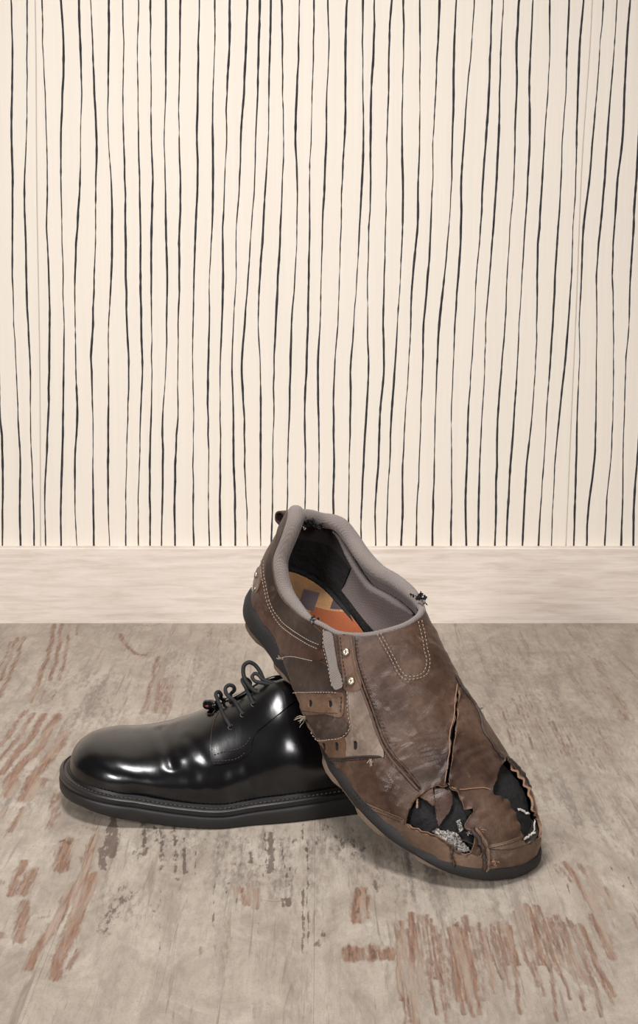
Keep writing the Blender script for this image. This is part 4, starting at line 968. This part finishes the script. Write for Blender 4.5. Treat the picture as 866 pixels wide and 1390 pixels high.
# welt and sole
KF = ks.feather_loop(); KN = offset_loop(KF, 0); nn = len(KF)
def kzb(x): return .012 * np.clip((x - .19) / .11, 0, 1) ** 1.8 + .0 * x
V, F = sole_band(KF, KN, [(-.004, 1, .0010), (-.0002, 1, .0008), (.0012, 1, -.0012), (.0050, 1, -.0014), (.0066, 1, -.0024), (.0068, 1, -.0050), (.0060, 1, -.0062), (-.002, 1, -.0062)], kzb)
mb = MB(); mb.add(V, F); mb.f.append([i + 7 * nn for i in range(nn)]); mb.m.append(0); mb.f.append(list(range(nn))[::-1]); mb.m.append(0); mb.build('welt', M['blw'], black, sharp=50)
hx = np.clip((KF[:, 0] - .078) / .004, 0, 1)     # heel block stands on the floor, the waist is raised a little
def kzs(x): return kzb(x) + .0035 * np.clip((.10 - np.abs(x - .13)) / .05, 0, 1) * 0
V, F = sole_band(KF, KN, [(-.002, 1, -.0060), (.0056, 1, -.0062), (.0068, 1, -.0072), (.0072, .55, -.001), (.0070, .12, 0), (.0058, .0, .0), (-.004, 0, 0)], kzs)
mb = MB(); mb.add(V, F); mb.f.append([i + 6 * nn for i in range(nn)]); mb.m.append(0); mb.build('outsole', M['bls'], black, sharp=50)
WP = KF + KN * .0040 + np.array([0, 0, -.0008]); l = np.r_[0, np.cumsum(np.linalg.norm(np.diff(WP, axis=0), axis=1))]; mb = MB(); t = 0
while t + .0022 < l[-1]:
    tt = np.linspace(t, t + .0022, 4); cc = np.stack([np.interp(tt, l, WP[:, k]) for k in range(3)], 1); cc[:, 2] += np.array([-.0004, .0001, .0001, -.0004]); V, F = tube(cc, .0004, 5); mb.add(V, F); t += .0034
mb.build('welt_stitching', M['bthread'], black)
V = []; IL = KF - KN * .006
for f_ in np.linspace(0, 1, 6):
    Q = IL.copy(); Q[:, 1] *= (1 - f_); Q[:, 2] += .003; V.append(Q)
V = np.concatenate(V); F = [(i * nn + j, i * nn + (j + 1) % nn, (i + 1) * nn + (j + 1) % nn, (i + 1) * nn + j) for i in range(5) for j in range(nn)]
mesh_obj('insole', V, F, M['lining_dark'], black)
# eyelets and laces
kMi = ks.Mi
def knear(px, py, ref, push=0.0):
    w0 = (KP @ np.r_[ref, 1])[:3]; d = ray(px, py); t_ = ((w0 - CO) @ CF) / (d @ CF); return (kMi @ np.r_[CO + d * (t_ - push), 1])[:3]
def surf(p, off): return ks.pt(ks.hit(*p)[None], off)[0][0]
def lace(pts, r=.00155, name='lace'):
    q = smooth_path(np.array(pts), .0012); V, F = tube(q, r, 8); return mesh_obj(name, V, F, M['lace'], black)
def S5(x, y, off=.0030): return surf(J5([(x, y)])[0], off)
def N5(x, y, ref, push=0.0): return knear(*J5([(x, y)])[0], ref, push)
e1, e2, e3 = S5(290, 585, .001), S5(382, 495, .001), S5(462, 418, .001)
rdg = lambda xe: ks.pt(kxy(xe, .5)[None], .002)[0][0]
r1, r2, r3, r4 = rdg(.196), rdg(.182), rdg(.166), rdg(.15)
def opp(p, k=1.0): q = p.copy(); q[1] = -q[1] * k; return q
lace([e1, S5(262, 540, .003), S5(238, 495, .0034), N5(212, 430, r1, .004), N5(186, 365, r1, .002), N5(178, 335, r1), N5(196, 318, r1, -.002), N5(216, 338, r1, -.004), N5(214, 362, r1, -.008), opp(S5(262, 500, .002)), opp(e2)])
lace([e2, S5(352, 448, .003), S5(318, 405, .0034), N5(282, 362, r2, .004), N5(252, 325, r2, .002), N5(250, 290, r2), N5(275, 270, r2, -.002), N5(308, 280, r2, -.003), N5(314, 305, r2, -.005), N5(285, 340, r2, -.008), opp(S5(300, 420, .002)), opp(e1)])
lace([e3, S5(448, 385, .003), S5(425, 335, .0036), N5(400, 290, r3, .004), N5(380, 255, r3, .002), N5(372, 232, r3), N5(392, 222, r3, -.003), N5(430, 250, r3, -.006), opp(S5(440, 330, .002)), opp(S5(462, 418, .001))])
lace([opp(e3), N5(600, 300, r4, .006), N5(565, 325, r4, .008), N5(520, 335, r4, .008), N5(470, 318, r4, .007), N5(425, 275, r4, .005), N5(392, 225, r4, .003), N5(379, 170, r4, .001), N5(388, 122, r4), N5(422, 102, r4), N5(460, 118, r4, -.001), N5(496, 160, r4, -.001), N5(522, 215, r4, .001), N5(545, 270, r4, .004), N5(560, 310, r4, .006)], .0017, 'lace_bow')
lace([N5(640, 300, r4, .004), N5(610, 262, r4, .005), N5(565, 245, r4, .005), N5(520, 228, r4, .004), N5(494, 198, r4, .002), N5(466, 184, r4, .001), N5(446, 205, r4, .002), N5(462, 238, r4, .005), N5(510, 252, r4, .007), N5(560, 262, r4, .007), N5(620, 280, r4, .005)], .0015, 'lace_bow')
for e in (e1, e2, e3, opp(e1), opp(e2), opp(e3)):
    a = np.linspace(0, 2 * math.pi, 15)[:-1]; nv = np.array([0, .6 * np.sign(e[1]), .8]); ax = np.array([1., 0, 0]); bx_ = np.cross(nv, ax)
    V, F = tube(e + np.outer(np.cos(a), ax) * .0022 + np.outer(np.sin(a), bx_) * .0022, .0005, 6, closed=True); mesh_obj('eyelet', V, F, M['blw'], black)
# folded lace end at the front of the tongue, with a red tip
te = [N5(185, 420, r1, .002), N5(150, 415, r1, -.002), N5(110, 412, r1, -.004), N5(82, 412, r1, -.004)]
q = smooth_path(np.array(te), .001); V, F = tube(q, np.interp(np.linspace(0, 1, len(q)), [0, .5, .9, 1], [.004, .0048, .004, .002]), 10, flat=.9); mesh_obj('tongue_tab', V, F, M['bl'], black)
red = NT('red_lining'); red.out(srgb(92, 12, 14), .6)
P0 = N5(118, 425, r1, .0008); V, F = tube([P0 + [.0022, 0, 0], P0, P0 - [.0022, 0, 0]], [.0004, .0013, .0004], 8); mesh_obj('red_tab', V, F, red.m, black)
